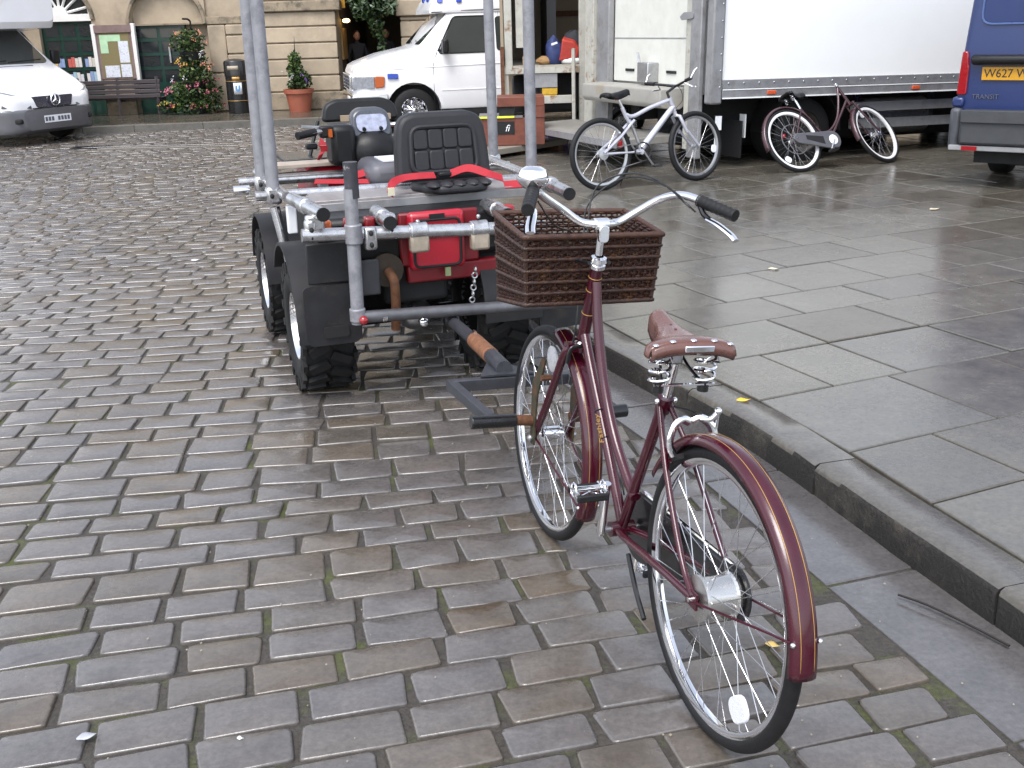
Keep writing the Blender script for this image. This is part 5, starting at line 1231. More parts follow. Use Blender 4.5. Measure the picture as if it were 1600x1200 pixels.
for f, rr_ in ((.02, .0075), (.18, .0062), (.345, .0062), (.51, .0062), (.675, .0062), (.84, .0062), (1.0, .0092)):
    loop = [bcorner(0, -1, f), bcorner(0, 1, f), bcorner(1, 1, f), bcorner(1, -1, f)]; pts = []
    for i in range(4):
        for k in range(26):
            p = loop[i].lerp(loop[(i + 1) % 4], k / 26); ctr = V(1.035, -.02, p.z); p = p + (p - ctr).normalized() * (.006 + .0022 * math.sin(k * 2.4)); pts.append(p)
    MB().tube(pts, rr_, 6, closed=True).build('plaited_band', M_wicker2 if f == 1.0 else M_wicker, bkt, 60)
for sx, sy in ((0, 1), (0, -1), (1, 1), (1, -1)): MB().tube([bcorner(sx, sy, 0), bcorner(sx, sy, 1.02)], .0075, 7).build('corner_post', M_wicker, bkt)
MB().tube([(.80, -.03, .98), (.905, -.035, .97)], .006, 6).build('bracket', M_blackm, bkt); MB().tube([(.80, .03, .98), (.905, .035, .97)], .006, 6).build('bracket', M_blackm, bkt)
MB().box((.899, .03, .95), (.006, .02, .05)).build('strap', M_leather, bkt); MB().box((.899, -.06, .95), (.006, .02, .05)).build('strap', M_leather, bkt)

# ---------------------------------------------------------------- silver mountain bike by the truck
def bike_root(label, c, ang, lean, name='bicycle'):
    a = R_(ang); F_ = V(math.cos(a), math.sin(a), 0); L_ = V(-math.sin(a), math.cos(a), 0); l = R_(lean)
    Zb = V(0, 0, 1) * math.cos(l) + L_ * math.sin(l); Lb = L_ * math.cos(l) - V(0, 0, 1) * math.sin(l)
    return thing(name, label, 'bicycle', mw=frame_mat(c, F_, Lb, Zb))
def steer_mat(base, axis, ang, pos): return Matrix.Translation(base) @ Matrix.Rotation(ang, 4, axis) @ Matrix.Translation(V(pos) - V(base))
mb_ = bike_root('silver full-suspension mountain bike standing beside the truck tail lift', (.90, 10.13, .115), 25.9, 5)
RM, WM = .332, 1.07
bike_wheel(mb_, Matrix.Translation((0, 0, RM)), RM, .026, M_greyrim, 28, .08, .022, M_steel, .0013, .018, .013)
BM = V(.43, 0, .325); HMt, HMb = V(.775, 0, .80), V(.825, 0, .68); ham = (HMt - HMb).normalized()
st_m = R_(6)
MFW = steer_mat(HMb, ham, st_m, (WM, 0, RM)); bike_wheel(mb_, MFW, RM, .026, M_greyrim, 28, .075, .018, M_steel, .0013, .018, .013, refl=(R_(-10), -1))
fm = MB(); fm.cyl(HMb, HMt, .024); fm.tube([HMb + V(-.005, 0, .04), BM + V(.02, 0, .03)], .030, 12, radii=[.027, .032]); fm.tube(spline([HMt + V(-.0, 0, -.02), (.55, 0, .72), (.37, 0, .655), (.285, 0, .675)], 14), .019, 12)
fm.tube([(.25, 0, .74), (.285, 0, .66), (.33, 0, .59)], .018, 12); fm.cyl(BM + V(0, -.035, 0), BM + V(0, .035, 0), .026)
fmo = fm.build('frame', M_silverframe, mb_, 50)
for s in (-1, 1):
    MB().tube([(0, s * .062, RM + .01), (.20, s * .045, .48), (.36, s * .03, .62)], .014, 8).build('swing_arm', M_silverframe, mb_); MB().tube([(0, s * .062, RM), (.22, s * .045, .330), (.42, s * .03, .325)], .009, 8).build('chain_stay', M_silverframe, mb_)
MB().tube([(.34, 0, .60), (.40, 0, .45), (.43, 0, .34)], .016, 10).build('link_strut', M_greyrim, mb_)
coil((.375, 0, .545), .022, .07, 4, .005, M_blackm, mb_, 'shock_spring')
MB().cyl((.205, 0, .83), (.262, 0, .72), .0135, seg=12).build('seat_post', M_chrome, mb_); MB().box((.2, 0, .82), (.02, .05, .025)).build('red_reflector', M_redr, mb_, bevel=.004)
saddle(mb_, Matrix.Translation((.185, 0, .885)) @ Matrix.Rotation(R_(-6), 4, 'Y'), .27, .07, .022, M_blackp, False)
ff = MB(); ff.cyl(HMb, HMb - ham * .05, .02)
for s in (-1, 1): ff.tube([HMb - ham * .05 + V(0, s * .0, 0), HMb - ham * .06 + V(0, s * .052, 0), (.93, s * .055, .47)], .017, 8); ff.tube([(.91, s * .055, .51), (WM, s * .058, RM)], .013, 8)
fo = ff.build('fork', M_silverframe, mb_, 50); fo.matrix_local = steer_mat(HMb, ham, st_m, (0, 0, 0))
hm_ = MB(); hm_.tube([HMt, HMt + V(-.02, 0, .05), HMt + V(.07, 0, .10)], .014, 8); hm_.tube(spline([(.78, .30, .945), (.82, .15, .925), (.845, 0, .905), (.82, -.15, .925), (.78, -.30, .945)], 16), .0125, 8)
ho = hm_.build('handlebar', M_blackm, mb_); ho.matrix_local = steer_mat(HMb, ham, R_(2), (0, 0, 0))
for s in (-1, 1):
    MB().tube([(.79, s * .25, .94), (.765, s * .36, .955)], .017, 10).build('grip', M_rubber, ho); MB().tube([(.80, s * .21, .925), (.86, s * .25, .885), (.83, s * .34, .88)], .007, 6).build('brake_lever', M_chrome, ho); MB().tube([(.765, s * .355, .955), (.80, s * .37, 1.02), (.83, s * .37, 1.04)], .010, 8).build('bar_end', M_greyrim, ho)
MB().tube(spline([(.80, .15, .925), (.95, .1, .90), (.93, 0, .78), (.85, 0, .70)], 16), .003, 5).build('cable', M_blackm, mb_)
MB().torus(BM + V(0, -.05, 0), (0, 1, 0), .085, .008, 30, 6).build('chainring', M_blackm, mb_)
MB().lathe([(0, -.045), (.045, -.045), (.05, -.055), (0, -.06)], (0, 0, RM), (0, 1, 0), 20).build('cassette', M_steel, mb_)
for s in (-1, 1):
    d = V(.10, 0, -.135) * (1 if s < 0 else -1); c0 = BM + V(0, s * .07, 0); MB().tube([c0, c0 + d], .010, 8).build('crank', M_steel, mb_); MB().box(c0 + d + V(0, s * .05, 0), (.085, .08, .022)).build('pedal', M_blackm, mb_, bevel=.005)
MB().tube([(BM.x, -.05, BM.z + .085), (0, -.052, RM + .045)], .004, 5).build('chain', M_steel, mb_); MB().tube([(BM.x, -.05, BM.z - .085), (.05, -.055, RM - .16), (.0, -.055, RM - .05)], .004, 5).build('chain', M_steel, mb_)
MB().tube([(.35, .05, .3), (.28, .17, -.02)], .009, 6).build('prop_stand', M_blackm, mb_)

# ---------------------------------------------------------------- brown roadster leaning on the truck
db = bike_root('dark brown loop-frame bicycle with bright rims leaning against the truck', (3.00, 10.98, .115), 26.5, 30)
RD = .345; WD = 1.14
bike_wheel(db, Matrix.Translation((0, 0, RD)), RD, .021, M_whiterim, 32, .085, .022, M_steel, .0011, .022, .016, refl=(R_(-125), -1))
HDt, HDb = V(.80, 0, .90), V(.885, 0, .715); had = (HDt - HDb).normalized(); st_d = R_(13)
bike_wheel(db, steer_mat(HDb, had, st_d, (WD, 0, RD)), RD, .021, M_whiterim, 32, .08, .034, M_chrome, .0011, .022, .016, refl=(R_(120), -1))
BD = V(.46, 0, .29); LD = V(.22, 0, .68)
fm = MB(); fm.cyl(HDb, HDt, .0165); fm.tube([HDb + V(-.01, 0, .03), BD], .0135, 10); fm.tube(spline([HDt + V(0, 0, -.02), (.75, 0, .72), (.66, 0, .54), (.52, 0, .42), (.40, 0, .40)], 20), .0135, 10); fm.cyl(BD, LD, .0135); fm.cyl(BD + V(0, -.03, 0), BD + V(0, .03, 0), .02)
for s in (-1, 1): fm.tube([LD + V(0, s * .015, 0), (0, s * .06, RD)], .008, 8); fm.tube([BD + V(0, s * .02, 0), (0, s * .06, RD)], .010, 8)
fm.build('frame', M_brownframe, db, 50)
ff = MB(); ff.cyl(HDb, HDb - had * .03, .019)
for s in (-1, 1): ff.tube(spline([HDb - had * .03 + V(0, s * .045, 0), (.96, s * .053, .57), (1.07, s * .056, .42), (WD, s * .057, RD)], 12), .011, 8)
ff.box(HDb - had * .03, (.03, .10, .025)); fo = ff.build('fork', M_brownframe, db, 50); fo.matrix_local = steer_mat(HDb, had, st_d, (0, 0, 0))
MB().tube([HDt, HDt + had * .035], .016, 12).build('stem_cap', M_chrome, db, bevel=.004)
MB().cyl(LD, LD + V(-.035, 0, .12), .0125).build('seat_post', M_chrome, db)
sd2 = saddle(db, Matrix.Translation((.19, 0, .85)), .26, .10, .024, M_blackp, False)
for s in (-1, 1): coil((-.07, s * .05, -.085), .018, .06, 3.5, .004, M_chrome, sd2)
def dmud(a0, a1, c, M=None):
    o = mudguard(db, c, RD + .012, R_(a0), R_(a1), .028, M_brownframe, None, 30)
    if M is not None: o.matrix_local = M
dmud(195, 20, (0, 0, RD)); dmud(110, 195, (WD, 0, RD), steer_mat(HDb, had, st_d, (0, 0, 0)))
cp_ = [(BD.x + .10 * math.cos(R_(t)), BD.z + .10 * math.sin(R_(t))) for t in range(-100, 101, 20)] + [(.0, RD + .05), (-.045, RD), (.0, RD - .05)]
cco = MB(); cco.prism(cp_, lambda u, v, t: V(u, t, v), -.068, -.048)
cc_ = cco.build('chain_case', M_chaincase, db, bevel=.006)
MB().prism([(.12, RD + .02), (.34, BD.z + .045), (.34, BD.z - .04), (.12, RD - .025)], lambda u, v, t: V(u, t, v), -.070, -.0685).build('case_slot', M_dark, cc_)
MB().lathe([(0, -.078), (.05, -.076), (.055, -.070)], BD, (0, 1, 0), 24).build('case_disc', mat('white_disc_paint', (.80, .80, .84), .3), cc_)
for s in (-1, 1):
    d = V(-.10, 0, -.135) * (1 if s < 0 else -1); c0 = BD + V(0, s * .085, 0); MB().tube([c0, c0 + d], .009, 8).build('crank', M_chrome, db); MB().box(c0 + d + V(0, s * .05, 0), (.08, .085, .025)).build('pedal', M_blackm, db, bevel=.005)
MB().torus((0, -.03, RD), (0, 1, 0), .16, .006, 30, 6).build('skirt_ring', M_chaincase, db)

# ================================================================ towing frame
def bw(x, y, z): return V(.4396, 2.2076, 0) + bF * x + bL * y + bZ * z
AH = R_(109); AO = V(-.42, 5.1, 0); aF = V(math.cos(AH), math.sin(AH), 0); aL = V(-math.sin(AH), math.cos(AH), 0)
def aw(x, y, z): return AO + aF * x + aL * y + V(0, 0, z)
tw = thing('tow_frame', 'dark steel tow frame linking the quad bike hitch to the bicycle fork', 'tow bar', bw(1.55, 0, -.02))
def tl(p): return p - tw.location
tzc = .405
def bar(name, a, b, w_, h_, m, parent=tw):
    a, b = tl(a), tl(b); d = (b - a).normalized(); up = bZ; sd_ = d.cross(up).normalized(); up = sd_.cross(d); vs = []
    for p in (a, b): vs += [p + sd_ * w_ / 2 + up * h_ / 2, p - sd_ * w_ / 2 + up * h_ / 2, p - sd_ * w_ / 2 - up * h_ / 2, p + sd_ * w_ / 2 - up * h_ / 2]
    return MB().add(vs, [(0, 1, 2, 3), (7, 6, 5, 4), (0, 4, 5, 1), (1, 5, 6, 2), (2, 6, 7, 3), (3, 7, 4, 0)]).build(name, m, parent, bevel=.002)
bar('cross_bar', bw(1.55, .225, .40), bw(1.55, -.235, .40), .032, .04, M_towsteel)
for s, ye in ((1, .20), (-1, -.225)): bar('side_arm', bw(1.57, s * .225, .40), bw(1.155, ye, .405), .032, .036, M_towsteel)
for s, y0, y1 in ((1, .125, .275), (-1, -.16, -.262)):
    MB().cyl(tl(bw(1.125, y0, .408)), tl(bw(1.125, y1, .412)), .022, seg=14).build('end_sleeve', M_blackm, tw, bevel=.003)
    pg_ = MB().cyl(tl(bw(1.125, s * .062, .402)), tl(bw(1.125, y0, .408)), .018, seg=12).build('peg', M_rust, tw)
    MB().prism([(-.012, -.075), (.022, -.075), (.018, .13), (-.02, .24), (-.045, .235), (-.03, .1)], lambda u, v, t: tl(bw(1.115 + u + (-.05 if v > .2 else 0), s * t, .40 + v)), .064, .070).build('fork_plate', mat('rusty_green_plate', (.055, .05, .03), .6, .3, .4, 30, col2=(.12, .055, .025), c2scale=20), tw)
    MB().sph(tl(bw(1.12, s * .075, .345)), (.012, .012, .012), 8, 6).build('plate_nut', M_steel, tw)
    MB().cyl(tl(bw(1.03, s * .046, .575)), tl(bw(1.03, s * .078, .575)), .010, seg=8).build('clamp_bolt', M_rust, tw)
HIT = aw(-.42, -.02, .36)
P0, P1 = bw(1.56, .02, .42), HIT
dd = (P1 - P0)
MB().add(*(lambda a, b, c, d, h: ([a, b, c, d, a + h, b + h, c + h, d + h], [(0, 1, 2, 3), (7, 6, 5, 4), (0, 4, 5, 1), (1, 5, 6, 2), (2, 6, 7, 3), (3, 7, 4, 0)]))(tl(bw(1.545, .12, .424)), tl(bw(1.545, -.09, .424)), tl(P0 + dd * .18 - bL * .03), tl(P0 + dd * .18 + bL * .03), V(0, 0, .007))).build('gusset', M_towsteel, tw)
MB().cyl(tl(P0 + dd * .02 + V(0, 0, .02)), tl(P0 + dd * .22 + V(0, 0, .02)), .030, seg=14).build('socket', M_towsteel, tw)
MB().cyl(tl(P0 + dd * .22 + V(0, 0, .02)), tl(P0 + dd * .52 + V(0, 0, .015)), .032, seg=14).build('rusty_sleeve', mat('orange_rust', (.19, .080, .038), .75, .1, .35, 30, bump=.3, bscale=150), tw)
MB().cyl(tl(P0 + dd * .50 + V(0, 0, .015)), tl(P0 + dd * .98), .026, seg=14).build('drawbar', M_towsteel, tw); MB().cyl(tl(P0 + dd * .50 + V(0, 0, .05)), tl(P0 + dd * .53 + V(0, 0, .05)), .008, seg=8).build('pin', M_chrome, tw)
MB().sph(tl(HIT), .042, 14, 10).build('coupling', M_blackm, tw); MB().sph(tl(HIT + aL * .13 + V(0, 0, .01)), .025, 10, 8).build('shackle', M_chrome, tw)

# ================================================================ camera quad bike
qb = thing('quad_bike', 'red quad bike fitted with a scaffold-tube camera rig and rear-facing black seat', 'quad bike', AO, (0, 0, AH))
def quad_wheel(x, y, R, W, out):
    rim = .155; h = W / 2
    o = MB().lathe([(0, out * h * .2), (rim * .4, out * h * .2), (rim * .55, out * -h * .1), (rim * .85, out * h * .0), (rim * .93, out * h * .75), (rim * 1.03, out * h * .92), (rim * 1.05, out * h * .80), (rim, -out * h * .8)], (x, y, R), (0, 1, 0), 30).build('wheel', M_chrome if out > 0 else M_steel, qb, 40)
    MB().lathe([(rim, -h * .85), (rim * 1.1, -h * .98), (R * .78, -h * 1.05), (R * .92, -h * .92), (R * .945, -h * .5), (R * .95, 0), (R * .945, h * .5), (R * .92, h * .92), (R * .78, h * 1.05), (rim * 1.1, h * .98), (rim, h * .85)], (x, y, R), (0, 1, 0), 40, closed=True).build('tyre', M_tyre, o, 45)
    lug = MB(); n = 20
    for k in range(n):
        for s in (-1, 1):
            a = 2 * math.pi * (k + (.5 if s > 0 else 0)) / n; ca, sa = math.cos(a), math.sin(a); rot = Matrix(((ca, 0, -sa), (0, 1, 0), (sa, 0, ca)))
            sk = Matrix.Rotation(s * .45, 3, 'X')
            lug.box(V(x + R * .955 * ca, y + s * h * .42, R + R * .955 * sa), (.034, h * .80, .040), rot @ sk)
            lug.box(V(x + R * .90 * ca, y + s * h * .98, R + R * .90 * sa), (.055, h * .16, .034), rot)
    lug.build('tread_lugs', M_tyre, o, 30)['kind'] = 'stuff'
    return o
RQ = .305
for y, out in ((.515, 1), (-.335, -1)): quad_wheel(0, y, RQ, .235, out)
for y, out in ((.53, 1), (-.35, -1)): quad_wheel(1.12, y, .29, .20, out)
MB().cyl((0, .4, RQ), (0, -.22, RQ), .035).build('axle', M_blackm, qb); MB().sph((0, .05, RQ), (.09, .09, .08)).build('differential', M_steel, qb)
MB().bx(-.25, 1.35, -.06, .24, .42, .62).build('chassis', M_dark, qb, bevel=.02)
MB().bx(.1, 1.2, -.12, .30, .30, .45).build('engine', M_dark, qb, bevel=.03)
# plastics
MB().bx(-.28, .6, -.34, .50, .62, .835).build('rear_body', M_blackp, qb, bevel=.03); MB().bx(-.305, -.281, -.20, .17, .60, .84).build('red_fairing', mat('dark_red_plastic', (.16, .005, .010), .4), qb, bevel=.01)
bxr = MB().bx(-.345, -.29, -.125, .135, .585, .845).build('tool_box', M_red, qb, bevel=.02); MB().tube([(-.347, a, b) for a, b in rounded([(-.10, .60), (.115, .60), (.115, .81), (-.10, .81)], .03)], .007, 6, closed=True).build('lid_seam', M_dark, bxr)
MB().bx(-.352, -.345, -.03, .04, .815, .835).build('latch', M_blackp, bxr)
MB().bx(-.30, -.24, -.3, .14, .52, .60).build('lower_trim', MATS['dark_red_plastic'], qb, bevel=.01); MB().box((-.345, -.035, .57), (.01, .025, .04)).build('tag', mat('green_tag', (.2, .25, .12), .5), qb)
for y in (.52, -.34):
    MB().lathe([(.36, -.14), (.36, .14), (.375, .14), (.375, -.14)], (0, y, RQ + .02), (0, 1, 0), 20, closed=True, a0=R_(178), a1=R_(325), ref=(1, 0, 0)).build('fender', M_guard, qb, 40)
    MB().lathe([(.34, -.12), (.34, .12), (.355, .12), (.355, -.12)], (1.12, y, .31), (0, 1, 0), 20, closed=True, a0=R_(185), a1=R_(350), ref=(1, 0, 0)).build('fender', M_guard, qb, 40)
# rear mud flaps in two plates
MB().bx(-.375, -.36, .36, .60, .575, .755).build('mud_flap', M_guard, qb, bevel=.012); MB().bx(-.36, -.345, .28, .42, .50, .66).build('mud_flap', M_bumper, qb, bevel=.01)
fl_ = MB().prism(rounded([(.39, .30), (.62, .30), (.63, .57), (.37, .57)], .03), lambda u, v, t: V(t - .04 * (v - .3), u, v), -.375, -.362).build('mud_flap', M_guard, qb)
MB().prism(rounded([(.44, .335), (.55, .335), (.55, .385), (.44, .385)], .015), lambda u, v, t: V(t - .04 * (v - .3), u, v), -.385, -.3755).build('flap_slot', M_dark, fl_)
MB().prism(rounded([(-.70, .25), (-.47, .25), (-.45, .50), (-.70, .50)], .03), lambda u, v, t: V(t, u, v), -.365, -.352).build('mud_flap', M_guard, qb)
for (y0, y1, m_) in ((.475, .535, M_amber), (.355, .42, M_redr), (.285, .33, M_redr), (-.36, -.30, M_redr)): MB().bx(-.36, -.30, y0, y1, .765, .845).build('tail_lamp', m_, qb, bevel=.01)
MB().bx(-.355, -.30, -.2, .54, .735, .765).build('lamp_bracket', M_blackp, qb)
# exhaust
MB().cyl((-.33, .24, .60), (.1, .24, .58), .075, seg=18).build('silencer', mat('burnt_steel', (.050, .038, .028), .5, .5, .3, 15), qb); MB().tube(spline([(-.345, .24, .60), (-.385, .225, .56), (-.37, .22, .45), (-.34, .22, .33)], 14), .022, 10).build('tail_pipe', M_rust, qb)
for k in range(7): MB().torus((-.36, -.16 + .004 * k, .57 - k * .028), (1, 0, 0) if k % 2 else (0, 1, 0), .012, .004, 12, 5).build('chain_link', M_steel, qb)
# rig: 48 mm tubes
def tube_(pts, m=M_alu, r=.029, name='scaffold_tube', caps=True): return MB().tube(pts, r, 16).build(name, m, qb)
def collar(p, ax, m=M_alu, r=.037, l=.075): 
    p = V(p); ax = V(ax).normalized(); return MB().cyl(p - ax * l / 2, p + ax * l / 2, r, seg=16).build('tube_clamp', m, qb, bevel=.006)
def bolt(p): return MB().sph(p, (.012, .010, .012), 8, 6).build('clamp_bolt', M_dark, qb)
tube_([(-.45, .62, .808), (-.45, -.48, .752)]); 
for y in (.12, -.155): collar((-.45, y, .783 + (y - .1) * .05), (0, 1, 0), M_alu, .039, .08); MB().box((-.458, y, .735 + (y - .1) * .05), (.05, .085, .085)).build('beam_coupler', mat('cream_coupler', (.34, .29, .23), .5, .3, .2, 20), qb, bevel=.012); MB().sph((-.45, y, .825), .010, 8, 6).build('coupler_nut', M_steel, qb)
vp = tube_([(-.47, .405, .99), (-.475, .415, .41)], M_alup, .029); MB().cyl((-.469, .399, .95), (-.469, .399, 1.10), .0305, seg=16).build('black_tube_top', mat('chipped_black_tube', (.05, .05, .06), .45, .4, .3, 20, col2=(.32, .32, .33), c2scale=14, c2lo=.58, c2hi=.66), qb)
collar((-.472, .405, .80), (0, 0, 1), M_alup, .038, .085); MB().box((-.47, .335, .775), (.04, .055, .10)).build('swivel_plate', M_alu, qb, bevel=.012); bolt((-.494, .335, .80)); bolt((-.494, .335, .75))
lb = tube_([(-.48, .43, .440), (-.48, -.66, .395)], mat('dull_dark_tube', (.12, .12, .13), .45, .6, .2, 15), .027)
collar((-.478, .415, .45), (0, 0, 1), M_alup, .035, .06); MB().sph((-.525, .40, .435), .020, 12, 8).build('red_cap', M_redr, qb); MB().sph((-.50, -.44, .43), .016, 10, 6).build('red_cap', M_redr, qb); collar((-.48, .30, .434), (0, 1, 0), M_chrome, .027, .03)
# stub tubes pointing back
for (a, b, m_) in (((-.12, .60, .915), (-.52, .535, .900), M_alu), ((-.22, .25, .845), (-.50, .252, .838), M_alu), ((-.22, -.265, .835), (-.50, -.275, .83), M_alu), ((.05, -.62, .905), (-.42, -.60, .885), M_alu), ((-.1, -.30, .74), (-.49, -.31, .735), M_alu)):
    tube_([a, b], m_, .030); d = (V(b) - V(a)).normalized(); MB().cyl(V(b) - d * .004, V(b) + d * .006, .0292, seg=16).build('tube_plug', M_rubber, qb); collar(V(a).lerp(V(b), .45), d, M_alu, .037, .06)
for y in (.58, .24): MB().box((-.44, y, .835), (.05, .05, .075)).build('tee_clamp', M_alu, qb, bevel=.014); bolt((-.468, y, .83)); bolt((-.468, y, .80))
MB().bx(-.46, -.42, .52, .60, .815, .89).build('riser', M_alu, qb, bevel=.012)
# uprights
for (x, y, zt, x2, y2) in ((.25, .635, 2.6, .25, .62), (.68, .635, 2.6, .66, .62), (.16, -.635, 2.6, .14, -.63), (.92, -.69, 2.6, .90, -.68)):
    tube_([(x, y, .86), (x2, y2, zt)], M_alup, .0300 if y > 0 else .0275, 'upright'); MB().box((x, y, .885), (.06, .075, .085)).build('upright_socket', M_alu, qb, bevel=.016); bolt((x - .032, y + .01, .885))
tube_([(.25, .72, .885), (.25, -.70, .872)], M_alu, .024); tube_([(.80, .74, .885), (.80, -.74, .872)], M_alu, .024)
tube_([(.25, .635, .83), (.24, .60, .62), (.23, .57, .42)], M_chrome, .024, 'brace'); tube_([(.68, .70, .86), (.68, .78, .86)], M_chrome, .024); tube_([(.05, .60, .90), (1.0, .62, .905)], M_alu, .024)
tube_([(.05, -.62, .90), (1.0, -.66, .90)], M_alu, .024)
# deck boards
MB().bx(-.055, .16, -.62, .50, .862, .885).build('deck_board', M_deck, qb, bevel=.003); MB().bx(-.065, -.056, -.62, .50, .835, .872).build('deck_edge', M_rail, qb, bevel=.002); MB().bx(-.052, .14, -.6, .5, .842, .861).build('deck_edge', mat('red_edge', (.10, .006, .010), .4), qb)
MB().bx(.17, .36, -.62, .48, .8625, .884).build('deck_board', M_deck, qb, bevel=.003); MB().bx(.78, .93, .10, .62, .885, .905).build('deck_board', M_deck, qb, bevel=.003); MB().bx(.86, 1.02, .06, .58, .93, .95).build('deck_board', mat('pale_board', (.42, .35, .29), .4), qb, bevel=.003)
MB().cyl((.70, .33, .86), (.62, .33, .86), .022, seg=14).build('tube_stub', M_steel, qb)
# rear-facing operator seat
se = MB(); 
def seat_back(u, v):
    y = (u - .5) * 2; w_ = lerp_tab([(0, .225), (.5, .222), (.8, .205), (.93, .18), (1, .14)], v)
    return y * w_, v
pts = [(-.235, 0), (.235, 0), (.228, .16), (.215, .26), (.19, .300), (.14, .320), (-.14, .320), (-.19, .300), (-.215, .26), (-.228, .16)]
sbk = MB().prism(rounded(pts, .03), lambda u, v, t: V(.13 + .16 * v + t, -.168 + u, .915 + v), -.045, .045).build('seat_back', M_seat, qb, bevel=.03, bseg=3)
for k in range(4):
    for j in range(2): MB().prism(rrect(.0725, .0955, .016), lambda u, v, t: V(.13 + .16 * (.10 + j * .098 + v) + t, -.168 + (k - 1.5) * .074 + u, .915 + .10 + j * .098 + v), -.057, -.040).build('cushion_panel', M_seat, sbk, bevel=.014, bseg=3)
MB().tube([V(.13 + .16 * v - .052, -.168 + u, .915 + v) for u, v in rounded([(-.165, .045), (.165, .045), (.155, .255), (-.155, .255)], .05)], .012, 8, closed=True).build('seat_piping', M_seat, sbk)
scu = MB().prism(rounded([(-.20, -.12), (.12, -.20), (.12, .20), (-.20, .12)], .06), lambda u, v, t: V(u * .75 - .02, -.172 + v * 1.02, t), .886, .925).build('seat_cushion', M_seat, qb, bevel=.015, bseg=3)
for k in range(5): MB().sph((-.12, -.172 + (k - 2) * .062, .925), (.055, .033, .018), 10, 6).build('cushion_roll', M_seat, scu)
def strap(ctrl, w_, name='harness_strap'):
    P_ = spline(ctrl, 24); m = MB(); vs = []; n = len(P_)
    for i, p in enumerate(P_):
        t = (P_[min(i + 1, n - 1)] - P_[max(i - 1, 0)]).normalized(); sd_ = V(0, 0, 1).cross(t); sd_ = sd_.normalized() if sd_.length > .1 else V(1, 0, 0); k_ = 1 if sd_.x > 0 else -1; sd_ = (sd_ + V(0, 0, .9) * k_ ).normalized()
        vs += [p + sd_ * w_ / 2, p - sd_ * w_ / 2]
    m.add(vs, [(2 * i, 2 * i + 1, 2 * i + 3, 2 * i + 2) for i in range(n - 1)]); o = m.build(name, M_strap, qb, solid=.003); o.data.polygons.foreach_set('use_smooth', [False] * len(o.data.polygons)); return o
s1 = strap([(-.13, .16, .90), (-.10, .14, .945), (-.06, .08, .962), (-.05, .0, .965), (-.04, -.08, .962)], .038); s2 = strap([(-.02, -.16, .962), (-.05, -.24, .985), (-.10, -.32, .960), (-.11, -.39, .935)], .045); strap([(-.04, -.42, .892), (-.045, -.52, .893), (-.04, -.58, .893)], .045)
MB().box((-.135, .155, .915), (.012, .03, .035)).build('strap_label', mat('cream_label', (.6, .55, .4), .6), s1); MB().box((-.06, -.12, .968), (.05, .06, .02)).build('buckle', M_blackp, qb, bevel=.006)
strap([(.55, .22, .90), (.50, .12, .93), (.48, .06, .92), (.52, .0, .895)], .05); strap([(1.0, .28, .95), (.98, .27, 1.0), (1.0, .25, 1.05)], .05)
# tank, console, bars, front rack
MB().bx(.36, .74, -.16, .14, .86, .985).build('saddle_hump', mat('grey_vinyl', (.10, .10, .115), .4, 0, .1, 10), qb, bevel=.05, bseg=3); MB().bx(.40, .62, -.12, .06, .9855, .992).build('hump_highlight', M_plate_w, qb)  # white plate on the hump top stands in for its highlight
con = MB().prism(rounded([(-.11, 0), (.11, 0), (.10, .12), (.06, .15), (-.06, .15), (-.10, .12)], .03), lambda u, v, t: V(.78 + t + v * .35, .03 + u, 1.075 + v), -.03, .05).build('instrument_pod', mat('pod_grey', (.055, .06, .075), .3, 0, .1, 10, coat=.3), qb, bevel=.015)
MB().prism(rrect(.16, .085, .03), lambda u, v, t: V(.745 + t + (.075 + v) * .35, .03 + u, 1.15 + v), -.006, .004).build('dial_face', mat('dial_glass', (.30, .32, .42), .12, 0, .3, 40, coat=.8), con)
for s in (-1, 1): MB().cyl((.757, .03 + s * .045, 1.122), (.742, .03 + s * .045, 1.119), .010, seg=14).build('dial_knob', M_blackp, con)
MB().sph((.80, .03, 1.0), (.12, .15, .12), 18, 12).build('headstock_cowl', M_blackp, qb); MB().bx(.70, .90, .13, .26, .94, 1.15).build('fairing', M_blackp, qb, bevel=.03); MB().bx(.70, .88, -.24, -.10, .93, 1.05).build('fairing', M_blackp, qb, bevel=.03)
hq = MB().tube(spline([(.66, .42, 1.115), (.72, .30, 1.125), (.82, .16, 1.135), (.84, .03, 1.12), (.82, -.12, 1.13), (.72, -.26, 1.12), (.66, -.38, 1.11)], 24), .013, 8).build('handlebar', M_steel, qb)
for s, y in ((1, .34), (-1, -.30)): MB().tube([(.705, y, 1.124), (.655, y + s * .10, 1.113)], .020, 10).build('grip', M_rubber, hq); MB().box((.73, y - s * .06, 1.12), (.05, .07, .06)).build('switch_block', M_blackp, hq, bevel=.01); MB().tube([(.75, y - s * .04, 1.14), (.74, y + s * .06, 1.15)], .009, 6).build('brake_lever', M_steel, hq)
MB().box((.695, .265, 1.115), (.02, .02, .04)).build('amber_switch', M_amber, hq); MB().box((.695, .305, 1.04), (.02, .035, .03)).build('red_switch', M_redr, hq); MB().box((.74, .36, 1.05), (.06, .06, .03)).build('hand_guard', M_blackp, hq, bevel=.01)
fb = MB().prism(rounded([(-.22, 0), (.22, 0), (.20, .09), (.14, .12), (-.14, .12), (-.20, .09)], .03), lambda u, v, t: V(1.20 + t + v * .2, .0 + u, 1.13 + v), -.03, .03).build('front_backrest', M_blackp, qb, bevel=.015); MB().bx(1.13, 1.165, -.16, .12, 1.135, 1.165).build('beige_pad', mat('beige_pad', (.34, .26, .18), .6), fb)
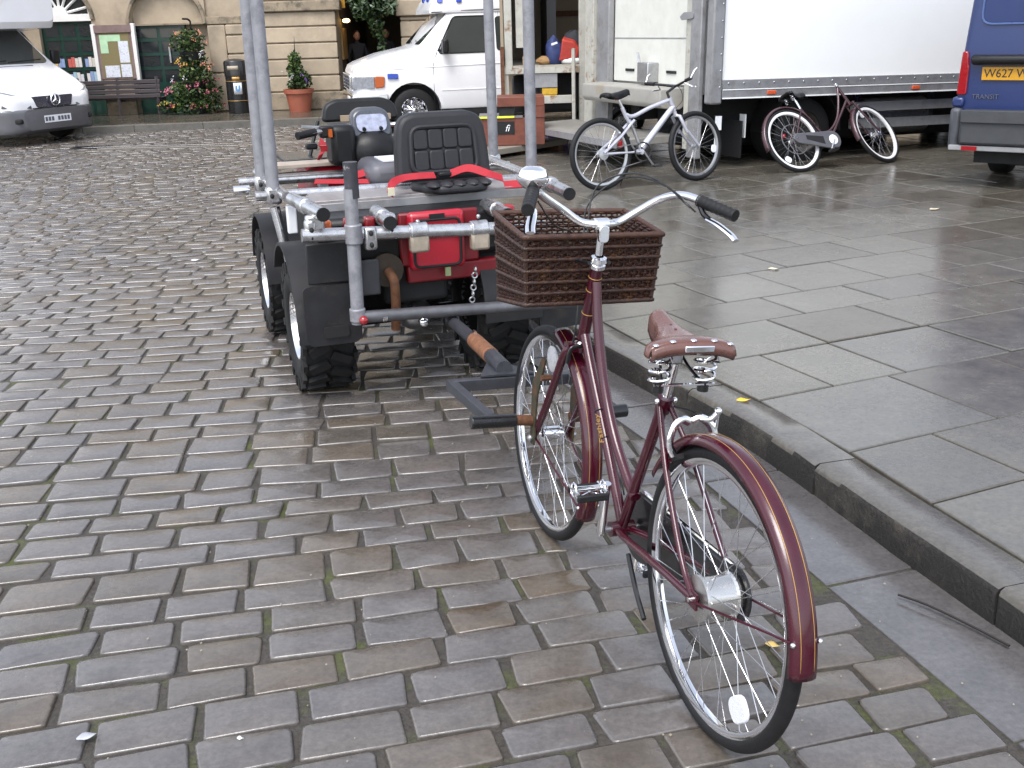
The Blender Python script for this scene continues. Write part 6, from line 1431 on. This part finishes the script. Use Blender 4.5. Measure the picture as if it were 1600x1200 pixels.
MB().bx(.85, 1.4, -.2, .36, .66, .92).build('front_body', M_red, qb, bevel=.06); MB().bx(1.05, 1.42, -.3, .46, .93, .955).build('front_rack', M_blackm, qb, bevel=.005)
for y in (-.12, .3): MB().tube([(1.2, y, .95), (1.2, y * .8, 1.14)], .012, 6).build('rack_post', M_blackm, qb)
strap([(.60, .38, .888), (.48, .20, .89), (.40, .02, .889)], .03)
MB().bx(.10, .14, .555, .60, .72, .85).build('white_panel', M_plate_w, qb, bevel=.006)

# ================================================================ litter on the ground
def leaf(loc, rz, sz, col, nm, label, cat='leaf', group=None):
    m = mat('scrap_' + nm, col, .5, 0, .15, 50)
    o = MB().grid(lambda u, v: V((u - .5) * 2 * sz, (v - .5) * sz * 1.1 * math.sin(max(.08, u) * 2.9), .004 + .006 * math.sin(u * 5) * (v - .3)), 7, 4).build('fallen_leaf' if cat == 'leaf' else 'paper_scrap', m, None, 60, solid=.001)
    o.location = loc; o.rotation_euler = (0, 0, rz); tag(o, label, cat, group)
leaf((.955, 4.20, KH + .004), .2, .03, (.80, .46, .02), 'yellow', 'bright yellow leaf on the paving beside the bicycle saddle')
leaf((.686, 2.54, .006), -.4, .020, (.62, .42, .12), 'ochre', 'ochre leaf on the setts seen through the bicycle back wheel')
leaf((1.66, 6.62, KH + .004), .1, .035, (.62, .55, .40), 'pale', 'pale straw leaf lying far out on the flagstones')
leaf((-2.34, 7.97, .006), .3, .035, (.75, .74, .80), 'white', 'white paper scrap on the setts left of the quad bike', 'paper scrap')
leaf((-1.06, 2.226, .006), .5, .024, (.36, .37, .40), 'bluish', 'whitish blob of paper on the setts at the bottom left', 'paper scrap')
leaf((-.68, 2.20, .006), 0, .008, (.75, .75, .78), 'fleck', 'tiny white fleck on the setts near the bottom edge', 'paper scrap')
leaf((.60, 4.92, .006), 1.1, .028, (.45, .20, .05), 'amber', 'amber leaf in the gutter right of the bicycle frame')
leaf((3.42, 8.6, KH + .004), .5, .05, (.55, .47, .34), 'buff', 'buff scrap on the flagstones in front of the brown bicycle', 'paper scrap')
tg = MB().tube(spline([(1.11, 2.78, .012), (1.17, 2.71, .016), (1.25, 2.60, .012), (1.31, 2.50, .010)], 14), .004, 6).build('fallen_twig', mat('twig_bark', (.012, .009, .008), .7), None); tag(tg, 'thin dark twig lying in the gutter against the kerb', 'twig')

gq = random.Random(77); gmb = MB()
for _ in range(260):
    y = gq.uniform(2.0, 9.0) ; x = gq.uniform(-.55 * y, kerbx(y) - .05); r = gq.uniform(.0015, .0045)
    gmb.add([(x - r, y, .006), (x, y - r * 1.3, .006), (x + r, y, .007), (x, y + r * 1.1, .0075)], [(0, 1, 2, 3)])
grit = gmb.build('grit', mat('pale_grit', (.22, .19, .14), .7, 0, .4, 300), None); tag(grit, 'pale grit and crumbs scattered over the wet setts', 'grit', kind='stuff')
